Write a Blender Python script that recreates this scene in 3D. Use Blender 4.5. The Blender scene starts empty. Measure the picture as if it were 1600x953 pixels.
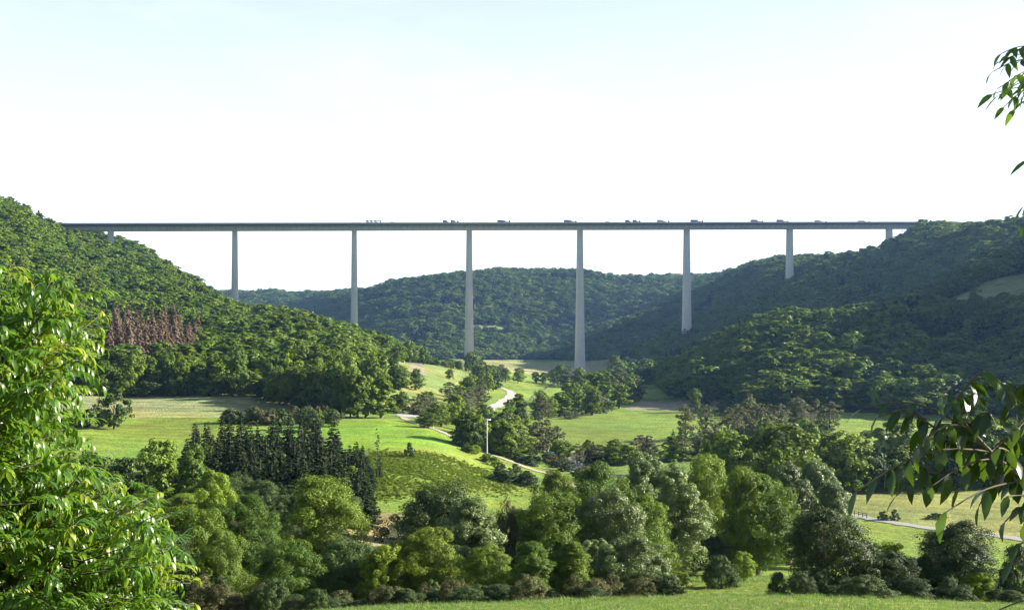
import bpy, math, random
import numpy as np
from mathutils import Vector, Matrix
random.seed(7)
RNG = np.random.default_rng(11)
F = 1700.0; CX = 800.0; HY = 534.0            # focal length, centre column and horizon row in photo pixels
C = bpy.context.scene.collection
SUN_AZ, SUN_EL = 79.0, 23.0
def P(px, py, d): return Vector(((px-CX)/F*d, d, (HY-py)/F*d))

# ------------------------------------------------------------------ noise
def vnoise(x, y, seed=0):
    xi = np.floor(x).astype(np.int64); yi = np.floor(y).astype(np.int64)
    fx = x-xi; fy = y-yi
    fx = fx*fx*(3-2*fx); fy = fy*fy*(3-2*fy)
    def h(a, b):
        n = (a*374761393 + b*668265263 + seed*974634777) & 0x7fffffff
        n = ((n ^ (n >> 13))*1274126177) & 0x7fffffff
        return ((n ^ (n >> 16)) & 0xffff)/65535.0
    return (h(xi, yi)*(1-fx)+h(xi+1, yi)*fx)*(1-fy)+(h(xi, yi+1)*(1-fx)+h(xi+1, yi+1)*fx)*fy
def fbm(x, y, seed=0, o=4):
    s = 0; a = .5; t = 0
    for k in range(o):
        s = s+a*vnoise(x*2**k, y*2**k, seed+k*17); t += a; a *= .5
    return s/t-.5
def sstep(a, b, x):
    t = np.clip((x-a)/(b-a), 0, 1); return t*t*(3-2*t)

# ------------------------------------------------------------------ terrain heights
NEAR = [(2,-1.9),(6,-3.2),(30,-9.6),(56,-14.2),(64,-15.4),(74,-17.05),(82,-19.6),(95,-23),(110,-26),(130,-28.6)]
COLS = {
 -700: [(200,-28),(300,-18),(450,10),(600,60),(800,110),(1000,130),(4500,140)],
 -300: [(180,-31),(300,-26),(400,-14),(550,22),(700,60),(850,105),(950,128),(1100,133),(4500,140)],
 0: [(200,-33),(300,-29),(430,-24),(480,-18),(550,0),(650,22),(750,48),(860,82),(960,113),(1030,129),(1150,132),(4500,140)],
 110: [(200,-34),(300,-29),(450,-23),(500,-18),(700,12),(900,50),(1050,85),(1180,107),(1250,113),(1500,133),(4500,140)],
 200: [(240,-33),(300,-29),(400,-27),(480,-23),(520,-18),(650,-2),(800,20),(950,50),(1100,77),(1180,88),(1300,97),(1600,114),(3000,130),(4500,140)],
 300: [(240,-33),(300,-30),(400,-27),(480,-23),(530,-16),(650,-4),(800,16),(950,33),(1080,49),(1200,54),(1400,52),(1600,50),(2200,60),(3000,110),(4500,140)],
 370: [(240,-33),(290,-30),(400,-27),(490,-23),(540,-15),(650,-6),(800,8),(950,14),(1080,15),(1200,16),(1350,20),(1600,-10),(2000,-30),(2700,-20),(3000,60),(3300,138),(4500,142)],
 450: [(240,-34),(290,-30),(440,-28),(490,-23),(560,-12),(650,-4),(800,7),(950,16),(1100,14),(1300,-10),(1600,-32),(2200,-30),(2700,-10),(3000,60),(3300,137),(4500,140)],
 520: [(230,-35),(270,-33),(300,-29.5),(430,-28),(480,-24),(560,-13),(700,-5),(850,2),(1000,-3),(1300,-22),(1700,-34),(2200,-20),(2400,50),(2600,86),(2800,100),(3300,136),(4500,140)],
 600: [(190,-35),(235,-35.5),(290,-29.5),(400,-29),(450,-28),(520,-25),(600,-20),(700,-15),(800,-12),(900,-15),(1100,-24),(1500,-36),(1900,-32),(2200,30),(2500,115),(3500,125),(4500,125)],
 680: [(190,-35),(240,-36),(300,-30),(360,-29),(430,-31),(480,-31),(700,-25),(850,-20),(950,-19),(1050,-24),(1200,-34),(1500,-37),(1900,-32),(2200,50),(2500,133),(3500,146),(4500,146)],
 750: [(190,-36),(250,-38),(300,-35),(360,-34),(450,-34),(600,-34),(800,-33),(1000,-28),(1150,-26),(1300,-28),(1500,-35),(1950,-30),(2250,60),(2500,143),(3500,155),(4500,155)],
 850: [(180,-37),(250,-39),(500,-39),(1000,-39),(1400,-39),(1900,-36),(2000,-30),(2300,70),(2500,145),(3500,156),(4500,156)],
 950: [(180,-37),(250,-39),(500,-39),(1400,-39),(1700,-37),(1850,-25),(2300,80),(2500,146),(3500,156),(4500,156)],
 1050: [(180,-37),(250,-39),(900,-39),(1000,-36),(1150,-24),(1370,-2),(1500,2),(1700,-10),(1950,10),(2300,90),(2500,142),(3500,150),(4500,150)],
 1130: [(180,-37),(250,-39),(600,-39),(660,-35),(750,-22),(900,-8),(1000,-6),(1100,-12),(1300,8),(1400,16),(1600,72),(1750,86),(2000,95),(2500,148),(4500,150)],
 1200: [(180,-37),(250,-39),(560,-39),(620,-33),(700,-12),(800,8),(900,4),(1000,-8),(1200,20),(1400,54),(1600,108),(1750,120),(2500,140),(4500,145)],
 1300: [(180,-37),(250,-39),(540,-39),(600,-32),(680,-9),(780,11),(860,10),(950,-2),(1100,32),(1250,72),(1400,96),(1550,116),(2500,135),(4500,145)],
 1389: [(180,-37),(250,-39),(530,-39),(590,-32),(670,-9),(770,13),(860,10),(950,12),(1080,48),(1200,84),(1320,94),(1420,99),(2500,140),(4500,145)],
 1440: [(180,-37.5),(250,-39),(530,-39),(590,-30),(670,-12),(760,0),(850,31),(950,38),(1080,72),(1180,104),(1250,123),(2500,140),(4500,145)],
 1540: [(180,-38),(250,-39),(520,-39),(580,-28),(670,-10),(740,-1),(800,29),(880,50),(960,68),(1050,94),(1120,105),(2500,138),(4500,145)],
 1600: [(180,-38),(250,-39),(520,-39),(580,-27),(670,-5),(740,8),(800,33),(880,52),(950,72),(1030,96),(1100,104),(2500,138),(4500,145)],
 1800: [(180,-37.5),(250,-39),(490,-37),(590,8),(680,66),(760,102),(850,120),(950,124),(2500,138),(4500,145)],  # this unseen slope and the next are heightened to shade the right hillside
 2000: [(180,-37),(250,-39),(450,-37),(550,20),(700,105),(800,126),(950,128),(2500,135),(4500,145)],
 2600: [(180,-35),(300,-36),(400,-10),(500,55),(650,100),(1000,120),(2500,130),(4500,140)],
}
LD = np.linspace(math.log(2), math.log(5200), 1500)
PXG = np.arange(-700, 2601, 5.0)
def gsmooth(A, sig, axis):
    n = int(sig*3)+1; k = np.exp(-.5*(np.arange(-n, n+1)/sig)**2); k /= k.sum()
    A = np.moveaxis(A, axis, 0); pad = np.concatenate([np.repeat(A[:1], n, 0), A, np.repeat(A[-1:], n, 0)])
    out = sum(k[j]*pad[j:j+A.shape[0]] for j in range(2*n+1))
    return np.moveaxis(out, 0, axis)
_c = sorted(COLS); _rows = []
for px in _c:
    dz = -np.interp(px, [-700,300,480,550,800,1000,1250,1400,1600,2000], [45,34,28,21,11,5,0,3,13,20])/F
    t = [(a, b+dz*a*min(1, max(0, (a-25)/25), max(0, (125-a)/30))) for a, b in NEAR]+COLS[px]
    _rows.append(np.interp(LD, [math.log(a) for a, b in t], [b for a, b in t]))
_rows = gsmooth(np.array(_rows), 6, 1)
# cubic (Catmull-Rom like) across columns then a light blur
HT = np.empty((len(PXG), len(LD)))
_cx = np.array(_c, float)
for i, px in enumerate(PXG):
    j = int(np.clip(np.searchsorted(_cx, px)-1, 0, len(_c)-2)); t = (px-_cx[j])/(_cx[j+1]-_cx[j])
    HT[i] = _rows[j]*(1-t)+_rows[j+1]*t
HT = gsmooth(HT, 5, 0)
def T(X, Y):
    X = np.asarray(X, float); Y = np.asarray(Y, float)
    r = np.hypot(X, Y); az = np.arctan2(X, Y)
    ac = np.clip(az, math.atan(-1500/F)+1e-4, math.atan(1800/F)-1e-4)
    D = np.maximum(r*np.cos(ac), 2.01); px = CX+F*np.tan(ac)
    u = (px-PXG[0])/5.0; v = (np.log(D)-LD[0])/(LD[1]-LD[0])
    u = np.clip(u, 0, len(PXG)-1.001); v = np.clip(v, 0, len(LD)-1.001)
    i = u.astype(int); j = v.astype(int); fu = u-i; fv = v-j
    z = (HT[i, j]*(1-fu)+HT[i+1, j]*fu)*(1-fv)+(HT[i, j+1]*(1-fu)+HT[i+1, j+1]*fu)*fv
    hill = sstep(-26, 15, z)*sstep(480, 620, D)
    z = z+hill*(fbm(X/150, Y/150, 3)*(18+14*sstep(1500, 2200, D))+fbm(X/45, Y/45, 9, 2)*4)
    rd = .5-2*np.abs(fbm((X+.35*Y)/420, Y/150, 21, 2)); z = z+hill*rd*(14+10*sstep(1500, 2200, D))*sstep(620, 900, D)
    z = z+fbm(X/30, Y/30, 5, 2)*.5*sstep(40, 120, D)
    back = sstep(1.5, 2.4, np.abs(az))                      # uphill behind the viewpoint
    return z*(1-back)+back*(-1.7+np.minimum(r, 700)*.2)
def t1(x, y): return float(T(np.array([x]), np.array([y]))[0])
def hit(px, py, d0, d1):
    """ground point seen at this bearing and dip between two distances"""
    D = np.exp(np.linspace(math.log(d0), math.log(d1), 500)); X = (px-CX)/F*D
    Z = T(X, D); yy = HY-F*Z/D
    k = np.where(yy <= py)[0]
    i = k[0] if len(k) else int(np.argmin(np.abs(yy-py)))
    return Vector((X[i], D[i], Z[i]))

# ------------------------------------------------------------------ object helpers
def tag(o, label=None, cat=None, group=None, kind=None):
    if label: o['label'] = label
    if cat: o['category'] = cat
    if group: o['group'] = group
    if kind: o['kind'] = kind
    return o
def mesh_np(name, V, Fq, mat=None, smooth=False, attr=None):
    """V (n,3), Fq list of int arrays of equal-size faces"""
    me = bpy.data.meshes.new(name)
    V = np.asarray(V, np.float32)
    me.vertices.add(len(V)); me.vertices.foreach_set('co', V.ravel())
    if isinstance(Fq, np.ndarray): Fq = [Fq]
    Fq = [f for f in Fq if len(f)]
    nl = sum(f.size for f in Fq); nf = sum(len(f) for f in Fq)
    me.loops.add(nl); me.loops.foreach_set('vertex_index', np.concatenate([f.ravel() for f in Fq]).astype(np.int32))
    tot = np.concatenate([np.full(len(f), f.shape[1]) for f in Fq]).astype(np.int32)
    me.polygons.add(nf); me.polygons.foreach_set('loop_start', (np.cumsum(tot)-tot).astype(np.int32))
    me.update(calc_edges=True)
    if smooth: me.polygons.foreach_set('use_smooth', np.ones(nf, bool))
    if attr is not None:
        a = me.attributes.new('v', 'FLOAT', 'FACE'); a.data.foreach_set('value', np.asarray(attr, np.float32))
    if mat: me.materials.append(mat)
    return me
def link(name, me, parent=None, loc=None):
    o = bpy.data.objects.new(name, me); C.objects.link(o)
    if parent: o.parent = parent
    if loc is not None: o.location = loc
    return o
def empty(name, loc, rz=0, sc=(1,1,1)):
    o = bpy.data.objects.new(name, None); C.objects.link(o); o.location = loc; o.rotation_euler = (0,0,rz); o.scale = sc
    o.empty_display_size = .5
    return o
class MB:
    def __init__(s): s.v = []; s.q = []; s.t = []
    def add(s, vs, fs):
        b = len(s.v); s.v += [tuple(v) for v in vs]
        for f in fs:
            (s.q if len(f) == 4 else s.t).append([b+i for i in f])
    def box(s, c, d, rz=0):
        cx, cy, cz = c; x, y, z = d[0]/2, d[1]/2, d[2]/2; ca, sa = math.cos(rz), math.sin(rz)
        vs = [(cx+i*x*ca-j*y*sa, cy+i*x*sa+j*y*ca, cz+k*z) for k in (-1,1) for i, j in ((-1,-1),(1,-1),(1,1),(-1,1))]
        s.add(vs, [(0,3,2,1),(4,5,6,7),(0,1,5,4),(1,2,6,5),(2,3,7,6),(3,0,4,7)])
    def tube(s, pts, rad, n=6, cap=True):
        pts = [Vector(p) for p in pts]; b = len(s.v); m = len(pts)
        up = Vector((0.13, .31, .94))
        for i, p in enumerate(pts):
            t = (pts[min(i+1, m-1)]-pts[max(i-1, 0)]).normalized()
            a = t.cross(up)
            if a.length < .05: a = t.cross(Vector((1,0,0)))
            a.normalize(); c = t.cross(a); r = rad[i] if hasattr(rad, '__len__') else rad
            for k in range(n):
                g = 2*math.pi*k/n; q = p+a*(r*math.cos(g))+c*(r*math.sin(g)); s.v.append(tuple(q))
        for i in range(m-1):
            for k in range(n):
                s.q.append([b+i*n+k, b+i*n+(k+1) % n, b+(i+1)*n+(k+1) % n, b+(i+1)*n+k])
        if cap:
            s.v.append(tuple(pts[-1])); e = len(s.v)-1
            for k in range(n): s.t.append([b+(m-1)*n+k, b+(m-1)*n+(k+1) % n, e])
    def prism(s, poly, y0, y1):           # poly in XZ, extruded along Y
        n = len(poly); b = len(s.v)
        s.v += [(x, y0, z) for x, z in poly]+[(x, y1, z) for x, z in poly]
        for k in range(n): s.q.append([b+k, b+(k+1) % n, b+n+(k+1) % n, b+n+k])
        s.v += [(sum(p[0] for p in poly)/n, y0, sum(p[1] for p in poly)/n), (sum(p[0] for p in poly)/n, y1, sum(p[1] for p in poly)/n)]
        for k in range(n):
            s.t.append([b+(k+1) % n, b+k, b+2*n]); s.t.append([b+n+k, b+n+(k+1) % n, b+2*n+1])
    def mesh(s, name, mat, smooth=False):
        return mesh_np(name, np.array(s.v), [np.array(s.q, int).reshape(-1, 4), np.array(s.t, int).reshape(-1, 3)], mat, smooth)

# ------------------------------------------------------------------ materials
def new_mat(name):
    m = bpy.data.materials.new(name); m.use_nodes = True
    nt = m.node_tree; nt.nodes.clear()
    out = nt.nodes.new('ShaderNodeOutputMaterial')
    return m, nt, out
def N(nt, t, **kw):
    n = nt.nodes.new(t)
    for k, v in kw.items():
        if k in n.inputs: n.inputs[k].default_value = v
        else: setattr(n, k, v)
    return n
def mixc(nt, a, b, fac, blend='MIX'):
    m = nt.nodes.new('ShaderNodeMix'); m.data_type = 'RGBA'; m.blend_type = blend
    for sock, v in ((m.inputs[6], a), (m.inputs[7], b), (m.inputs[0], fac)):
        if hasattr(v, 'links'): nt.links.new(v, sock)
        else: sock.default_value = v
    return m.outputs[2]
def noise(nt, scale, detail=4, rough=.6, vec=None):
    n = nt.nodes.new('ShaderNodeTexNoise'); n.inputs['Scale'].default_value = scale; n.inputs['Detail'].default_value = detail; n.inputs['Roughness'].default_value = rough
    if vec: nt.links.new(vec, n.inputs['Vector'])
    return n
def rng_map(nt, v, a, b, c, d):
    m = nt.nodes.new('ShaderNodeMapRange'); nt.links.new(v, m.inputs[0])
    for i, x in enumerate((a, b, c, d)): m.inputs[i+1].default_value = x
    return m.outputs[0]
def c4(c): return (c[0], c[1], c[2], 1)
def leaf_mat(name, ca, cb, trans, tf=.35, rough=.5, spec=.4):
    m, nt, out = new_mat(name)
    oi = nt.nodes.new('ShaderNodeObjectInfo'); at = nt.nodes.new('ShaderNodeAttribute'); at.attribute_name = 'v'
    col = mixc(nt, c4(ca), c4(cb), oi.outputs['Random'])
    b1 = rng_map(nt, at.outputs['Fac'], 0, 1, .7, 1.35)
    fr = nt.nodes.new('ShaderNodeMath'); fr.operation = 'MULTIPLY'; fr.inputs[1].default_value = 7.31; nt.links.new(oi.outputs['Random'], fr.inputs[0])
    f2 = nt.nodes.new('ShaderNodeMath'); f2.operation = 'FRACT'; nt.links.new(fr.outputs[0], f2.inputs[0]); b2 = rng_map(nt, f2.outputs[0], 0, 1, .72, 1.32)
    bm = nt.nodes.new('ShaderNodeMath'); bm.operation = 'MULTIPLY'; nt.links.new(b1, bm.inputs[0]); nt.links.new(b2, bm.inputs[1]); br = bm.outputs[0]
    col2 = mixc(nt, (0,0,0,1), col, 1.0)
    mul = nt.nodes.new('ShaderNodeVectorMath'); mul.operation = 'SCALE'
    nt.links.new(col2, mul.inputs[0]); nt.links.new(br, mul.inputs['Scale'])
    p = N(nt, 'ShaderNodeBsdfPrincipled', Roughness=rough); p.inputs['Specular IOR Level'].default_value = spec
    nt.links.new(mul.outputs[0], p.inputs['Base Color'])
    tr = nt.nodes.new('ShaderNodeBsdfTranslucent')
    tc = mixc(nt, c4(trans), col, .35); nt.links.new(tc, tr.inputs['Color'])
    ms = nt.nodes.new('ShaderNodeMixShader'); ms.inputs[0].default_value = tf
    nt.links.new(p.outputs[0], ms.inputs[1]); nt.links.new(tr.outputs[0], ms.inputs[2]); nt.links.new(ms.outputs[0], out.inputs['Surface'])
    return m
def plain(name, col, rough=.7, var=.25, scale=3, metal=0, bump=0, coord='Object'):
    m, nt, out = new_mat(name); tc = nt.nodes.new('ShaderNodeTexCoord')
    n = noise(nt, scale, 5, .6, tc.outputs[coord])
    col2 = mixc(nt, c4([x*(1-var) for x in col]), c4([min(1, x*(1+var)) for x in col]), n.outputs['Fac'])
    p = N(nt, 'ShaderNodeBsdfPrincipled', Roughness=rough, Metallic=metal); nt.links.new(col2, p.inputs['Base Color'])
    if bump:
        b = N(nt, 'ShaderNodeBump', Strength=bump); nt.links.new(n.outputs['Fac'], b.inputs['Height']); nt.links.new(b.outputs[0], p.inputs['Normal'])
    nt.links.new(p.outputs[0], out.inputs['Surface'])
    return m
M = {}
M['leaf'] = leaf_mat('broadleaf_foliage', (.050,.100,.009), (.115,.160,.012), (.18,.27,.01), .26, .6, .22)
M['leaf_silver'] = leaf_mat('silvery_foliage', (.090,.130,.034), (.120,.165,.042), (.17,.24,.05), .24, .5, .35)
M['leaf_bright'] = leaf_mat('bright_foliage', (.11,.18,.010), (.15,.20,.014), (.26,.36,.01), .30, .6, .22)
M['leaf_dark'] = leaf_mat('dark_foliage', (.028,.052,.012), (.045,.075,.015), (.08,.12,.02), .18, .6, .22)
M['leaf_brown'] = leaf_mat('olive_brown_foliage', (.060,.080,.026), (.095,.092,.036), (.14,.13,.04), .3, .65, .15)
M['leaf_willow'] = leaf_mat('grey_green_foliage', (.080,.105,.042), (.115,.120,.058), (.16,.17,.06), .3, .65, .15)
M['spruce'] = leaf_mat('spruce_needles', (.015,.028,.009), (.028,.046,.013), (.03,.05,.01), .10, .75, .1)
M['dead'] = leaf_mat('dead_spruce_needles', (.165,.115,.078), (.225,.165,.115), (.18,.10,.06), .15, .85, .1)
M['bark'] = plain('bark', (.09,.075,.058), .9, .4, 6)
M['twig'] = plain('grey_twigs', (.17,.145,.11), .9, .3, 6)

# ------------------------------------------------------------------ tree meshes
def env(kind, t):
    if kind == 'round': return np.sqrt(np.clip(1-(2*t-.92)**2/1.18, .02, 1))
    if kind == 'tall': return np.sqrt(np.clip(1-(2*t-.80)**2/1.55, .02, 1))
    if kind == 'shrub': return np.sqrt(np.clip(1-(t*.98)**2.2, .02, 1))
    if kind == 'spread': return np.sqrt(np.clip(1-(1.7*t-.85)**2, .02, 1))
    return np.ones_like(t)
def leaves_at(pos, nrm, size, r):
    n = len(pos)
    rd = r.normal(size=(n, 3)); nn = nrm*1.05+rd*.42; nn /= np.linalg.norm(nn, axis=1)[:, None]
    u = np.cross(nn, r.normal(size=(n, 3))); u /= np.linalg.norm(u, axis=1)[:, None]+1e-9
    w = np.cross(nn, u); s = (size*r.uniform(.55, 1.25, n))[:, None]
    V = np.empty((n, 4, 3)); V[:, 0] = pos-u*s*.62; V[:, 1] = pos+w*s*.36+nn*s*.1; V[:, 2] = pos+u*s*.62; V[:, 3] = pos-w*s*.36+nn*s*.1
    return V.reshape(-1, 3), np.arange(n*4).reshape(n, 4)
def crown_mesh(name, seed, kind, R, H, z0, nl, ns, per, ls, mat, lobe=(.30,.46), sub=.40, gaps=0.0):
    r = np.random.default_rng(seed); ch = H-z0
    t = (np.arange(nl)+r.uniform(0, 1, nl))/nl*.94+.03 if kind != 'spread' else r.uniform(.1, .95, nl)
    ang = np.arange(nl)*2.399+r.uniform(-.5, .5, nl)
    if kind == 'shrub': t = np.clip(t*r.uniform(.7, 1.18, nl), .02, 1.02)
    e = env(kind, t)*r.uniform(.82, 1.15, nl); LR = R*r.uniform(*lobe, nl)*(.65+.35*e)
    rad = np.maximum(e*R-LR*.85, 0)*np.where(r.uniform(0, 1, nl) < .8, r.uniform(.75, 1.12, nl), r.uniform(0, .6, nl))
    c = np.stack([np.cos(ang)*rad, np.sin(ang)*rad, z0+t*ch*.93], 1)
    c = np.concatenate([c, [[0, 0, H-LR.mean()*.9]], np.stack([np.zeros(3), np.zeros(3), z0+ch*np.array([.3,.5,.7])], 1)]); LR = np.concatenate([LR, [LR.mean()*.9], np.full(3, R*.5)])
    # sub-clumps on each lobe
    d = r.normal(size=(len(c), ns, 3)); d[..., 2] += .25; d /= np.linalg.norm(d, axis=2)[..., None]
    sc = (c[:, None]+d*LR[:, None, None]*r.uniform(.6, 1.0, (len(c), ns, 1))*np.array([1, 1, .9])).reshape(-1, 3)
    sr = (LR[:, None]*sub*r.uniform(.65, 1.3, (len(c), ns))).ravel()
    din = (np.linalg.norm(sc[:, None]-c[None], axis=2)/LR[None]).min(1)
    keep = (din > .55) & (sc[:, 2]-sr > (z0*.55 if kind != 'shrub' else -1)) & (r.uniform(0, 1, len(sc)) > gaps)
    sc = sc[keep]; sr = sr[keep]
    d = r.normal(size=(len(sc), per, 3)); d[..., 2] += .2; d /= np.linalg.norm(d, axis=2)[..., None]
    pos = sc[:, None]+d*sr[:, None, None]*(r.uniform(.35, 1, (len(sc), per, 1))**.45)*np.array([1, 1, .82])
    att = np.repeat(r.uniform(0, 1, len(sc))*.6, per)+r.uniform(0, .4, len(sc)*per)
    pos = pos.reshape(-1, 3); d = d.reshape(-1, 3)
    if kind == 'shrub':
        k = pos[:, 2] > 0.02; pos = pos[k]; d = d[k]; att = att[k]
    out = pos-np.array([0, 0, z0+ch*.42]); out /= np.linalg.norm(out, axis=1)[:, None]+1e-6
    V, Q = leaves_at(pos, d*.62+out*.55, np.full(len(pos), ls), r)
    return mesh_np(name, V, Q, mat, False, att), c, LR
def trunk_mesh(name, seed, H, r0, c, mat, n=7, top=.8):
    r = random.Random(seed); b = MB()
    pts = []; x = y = 0
    for i in range(6):
        z = H*top*i/5; pts.append((x, y, z-.4 if i == 0 else z)); x += r.uniform(-.03, .03)*H/3; y += r.uniform(-.03, .03)*H/3
    b.tube(pts, [r0*1.35, r0, r0*.82, r0*.62, r0*.4, r0*.15], n)
    for k in range(len(c)-3):
        tx, ty, tz = c[k]; i = max(1, min(4, int(tz/H*4))); s = Vector(pts[i]); s.z = max(H*.12, min(s.z, tz-.1*H)); e = Vector((tx, ty, tz))
        mid = s.lerp(e, .5)+Vector((0, 0, -H*.02))
        b.tube([s, mid, e], [r0*.42, r0*.26, r0*.08], 5)
    return b.mesh(name, mat, True)
def spruce_mesh(name, seed, R, H, per, ls, mat, lv=26, droop=.3, thin=0.0):
    r = np.random.default_rng(seed); pos = []; nr = []
    for k in range(lv):
        t = (k+r.uniform(0, .5))/lv; z = H*(.06+.93*t); L = R*(1-t)**.82*(1-.25*max(0, .12-t)/.12)+.06
        nb = int(5+7*(1-t))
        for j in range(nb):
            if r.uniform() < thin: continue
            a = r.uniform(0, 6.283); Lb = L*r.uniform(.72, 1.15); m = max(2, int(per*Lb/R))
            s = r.uniform(.12, 1, m)**.8; w = Lb*.2*(1.15-s)
            x = s*Lb; y = r.normal(0, 1, m)*w*.7; zz = z-droop*Lb*s**1.5+r.normal(0, .07, m)*Lb*.5+Lb*.1*s**3
            ca, sa = math.cos(a), math.sin(a)
            pos.append(np.stack([x*ca-y*sa, x*sa+y*ca, zz], 1)); nr.append(np.tile([ca*.5, sa*.5, .8], (m, 1)))
    pos = np.concatenate(pos); nr = np.concatenate(nr)
    V, Q = leaves_at(pos, nr, np.full(len(pos), ls), r)
    return mesh_np(name, V, Q, mat, False, r.uniform(0, 1, len(pos)))
def bare_mesh(name, seed, H, mat, depth=5, r0=.13, spread=.5, up=.35):
    rr = random.Random(seed); b = MB()
    def grow(p, d, L, rad, k):
        q = p+d*L; mid = p.lerp(q, .5)+Vector((rr.uniform(-1, 1), rr.uniform(-1, 1), 0))*L*.05
        b.tube([p, mid, q], [rad, rad*.8, rad*.62], 4 if k < 3 else 5, cap=False)
        if k == 0: return
        for j in range(rr.choice((2, 3, 3))):
            nd = (d+Vector((rr.gauss(0, spread), rr.gauss(0, spread), rr.gauss(up*.5, .25)))).normalized()
            grow(q if j else mid.lerp(q, .4), nd, L*rr.uniform(.62, .85), rad*.6, k-1)
    for j in range(3):
        grow(Vector((0, 0, -.2)), Vector((rr.gauss(0, .22), rr.gauss(0, .22), 1)).normalized(), H*.27, r0, depth)
    return b.mesh(name, mat)
PROTO = {}
def variants(key, kind, n, R, H, z0, lods, mat, **kw):
    PROTO[key] = dict(R=R, H=H, lod={})
    for lod, (nl, ns, per, ls) in lods.items():
        vs = []
        if lod == 'far': kw = dict(kw, lobe=(.50,.68), sub=.34)
        for s in range(n if lod != 'far' else max(2, n)):
            seed = abs(hash_s(key))*7+s*13
            m, c, LR = crown_mesh('crown', seed, kind, R, H, z0, nl, ns, per, ls, mat, **kw)
            tm = trunk_mesh('trunk', s, H, .018*H+.05, c, M['bark'], 8 if lod == 'near' else 5)
            vs.append((tm, m))
        PROTO[key]['lod'][lod] = vs
def hash_s(s): return sum((i+1)*ord(ch) for i, ch in enumerate(s))
NEARL = dict(near=(18, 20, 190, .15), mid=(14, 10, 50, .42), far=(6, 12, 26, .72))
variants('round', 'round', 4, 4.5, 11, .7, NEARL, M['leaf'], lobe=(.34,.54))
variants('silver', 'tall', 3, 3.4, 12, 1.2, dict(near=(20, 19, 190, .15), mid=(15, 9, 45, .46)), M['leaf_silver'], lobe=(.34,.52))
variants('silver_round', 'round', 2, 4.5, 10, .5, dict(near=(18, 19, 190, .15), mid=(14, 10, 50, .42)), M['leaf_silver'])
variants('tall', 'tall', 3, 2.9, 12, 1.0, dict(near=(20, 19, 180, .145), mid=(15, 9, 42, .45), far=(11, 7, 24, .75)), M['leaf'], lobe=(.36,.54))
variants('shrub', 'shrub', 3, 3.0, 4.4, 0, dict(near=(16, 16, 120, .13), mid=(12, 8, 34, .36)), M['leaf_dark'], lobe=(.2,.5), gaps=.12)
variants('bright', 'round', 2, 3.0, 7, .7, dict(near=(14, 15, 120, .16), mid=(11, 8, 34, .42)), M['leaf_bright'])
variants('dark', 'round', 3, 5.2, 10, .8, dict(near=(18, 20, 190, .15), mid=(13, 9, 42, .5)), M['leaf_dark'])
variants('brown', 'shrub', 3, 2.2, 2.6, 0, dict(near=(14, 14, 100, .10), mid=(9, 7, 30, .3)), M['leaf_brown'], lobe=(.2,.48), gaps=.2)
variants('willow', 'tall', 3, 2.7, 9.5, .8, dict(mid=(15, 9, 26, .32)), M['leaf_willow'], gaps=.3, lobe=(.30,.48))
PROTO['spruce'] = dict(R=2.5, H=13, lod=dict(mid=[], far=[]))
PROTO['dead'] = dict(R=2.3, H=13, lod=dict(mid=[]))
def pole_trunk(H, r0, mat):
    b = MB(); b.tube([(0,0,-.5),(0,0,H*.5),(0,0,H*.98)], [r0, r0*.6, .02], 6); return b.mesh('trunk', mat, True)
for s in range(3):
    PROTO['spruce']['lod']['mid'].append((pole_trunk(13, .2, M['bark']), spruce_mesh('crown', s, 2.5, 13, 40, .40, M['spruce'], lv=30, thin=.1)))
    PROTO['spruce']['lod']['far'].append((pole_trunk(13, .2, M['bark']), spruce_mesh('crown', s+9, 2.5, 13, 9, .8, M['spruce'], lv=16)))
    PROTO['dead']['lod']['mid'].append((pole_trunk(13, .17, M['twig']), spruce_mesh('crown', s+20, 2.3, 13, 70, .42, M['dead'], lv=28, droop=.5, thin=.0)))

TREES = []
def place_tree(kind, X, Y, H, W, label, group=None, name=None, cat='tree', rz=None, lod=None):
    p = PROTO[kind]; lod = lod or ('near' if Y < 200 else 'mid' if Y < 620 else 'far')
    if lod not in p['lod']: lod = 'mid' if 'mid' in p['lod'] else list(p['lod'])[0]
    v = p['lod'][lod]; tm, cm = v[random.randrange(len(v))]
    e = empty(name or {'spruce':'spruce_tree','dead':'dead_spruce','shrub':'shrub','brown':'shrub','willow':'riverside_tree'}.get(kind, 'broadleaf_tree'),
              (X, Y, t1(X, Y)-.1), rz if rz is not None else random.uniform(0, 6.28), (W/2/p['R'],)*2+(H/p['H'],))
    link('trunk', tm, e); link('crown', cm, e); tag(e, label, cat, group)
    TREES.append((X, Y, W/2)); return e
def tree_px(kind, px, ytop, D, wpx, label, group=None, **kw):
    X = (px-CX)/F*D; H = (HY-ytop)*D/F-t1(X, D)
    W = wpx*D/F*(1.16 if D < 300 and kind not in ('shrub', 'brown', 'spruce') else 1)
    if kind == 'silver' and H < 1.25*W: kind = 'silver_round'
    if kind == 'tall' and H < 1.2*W: kind = 'round'
    if H < .8: print('SHORT', kind, px, ytop, D, round(H, 2)); H = .8
    if H > W*5 or H < W*.25: print('ASPECT', kind, px, ytop, D, 'H', round(H, 1), 'W', round(W, 1))
    return place_tree(kind, X, D, H, W, label, group, **kw)
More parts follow.
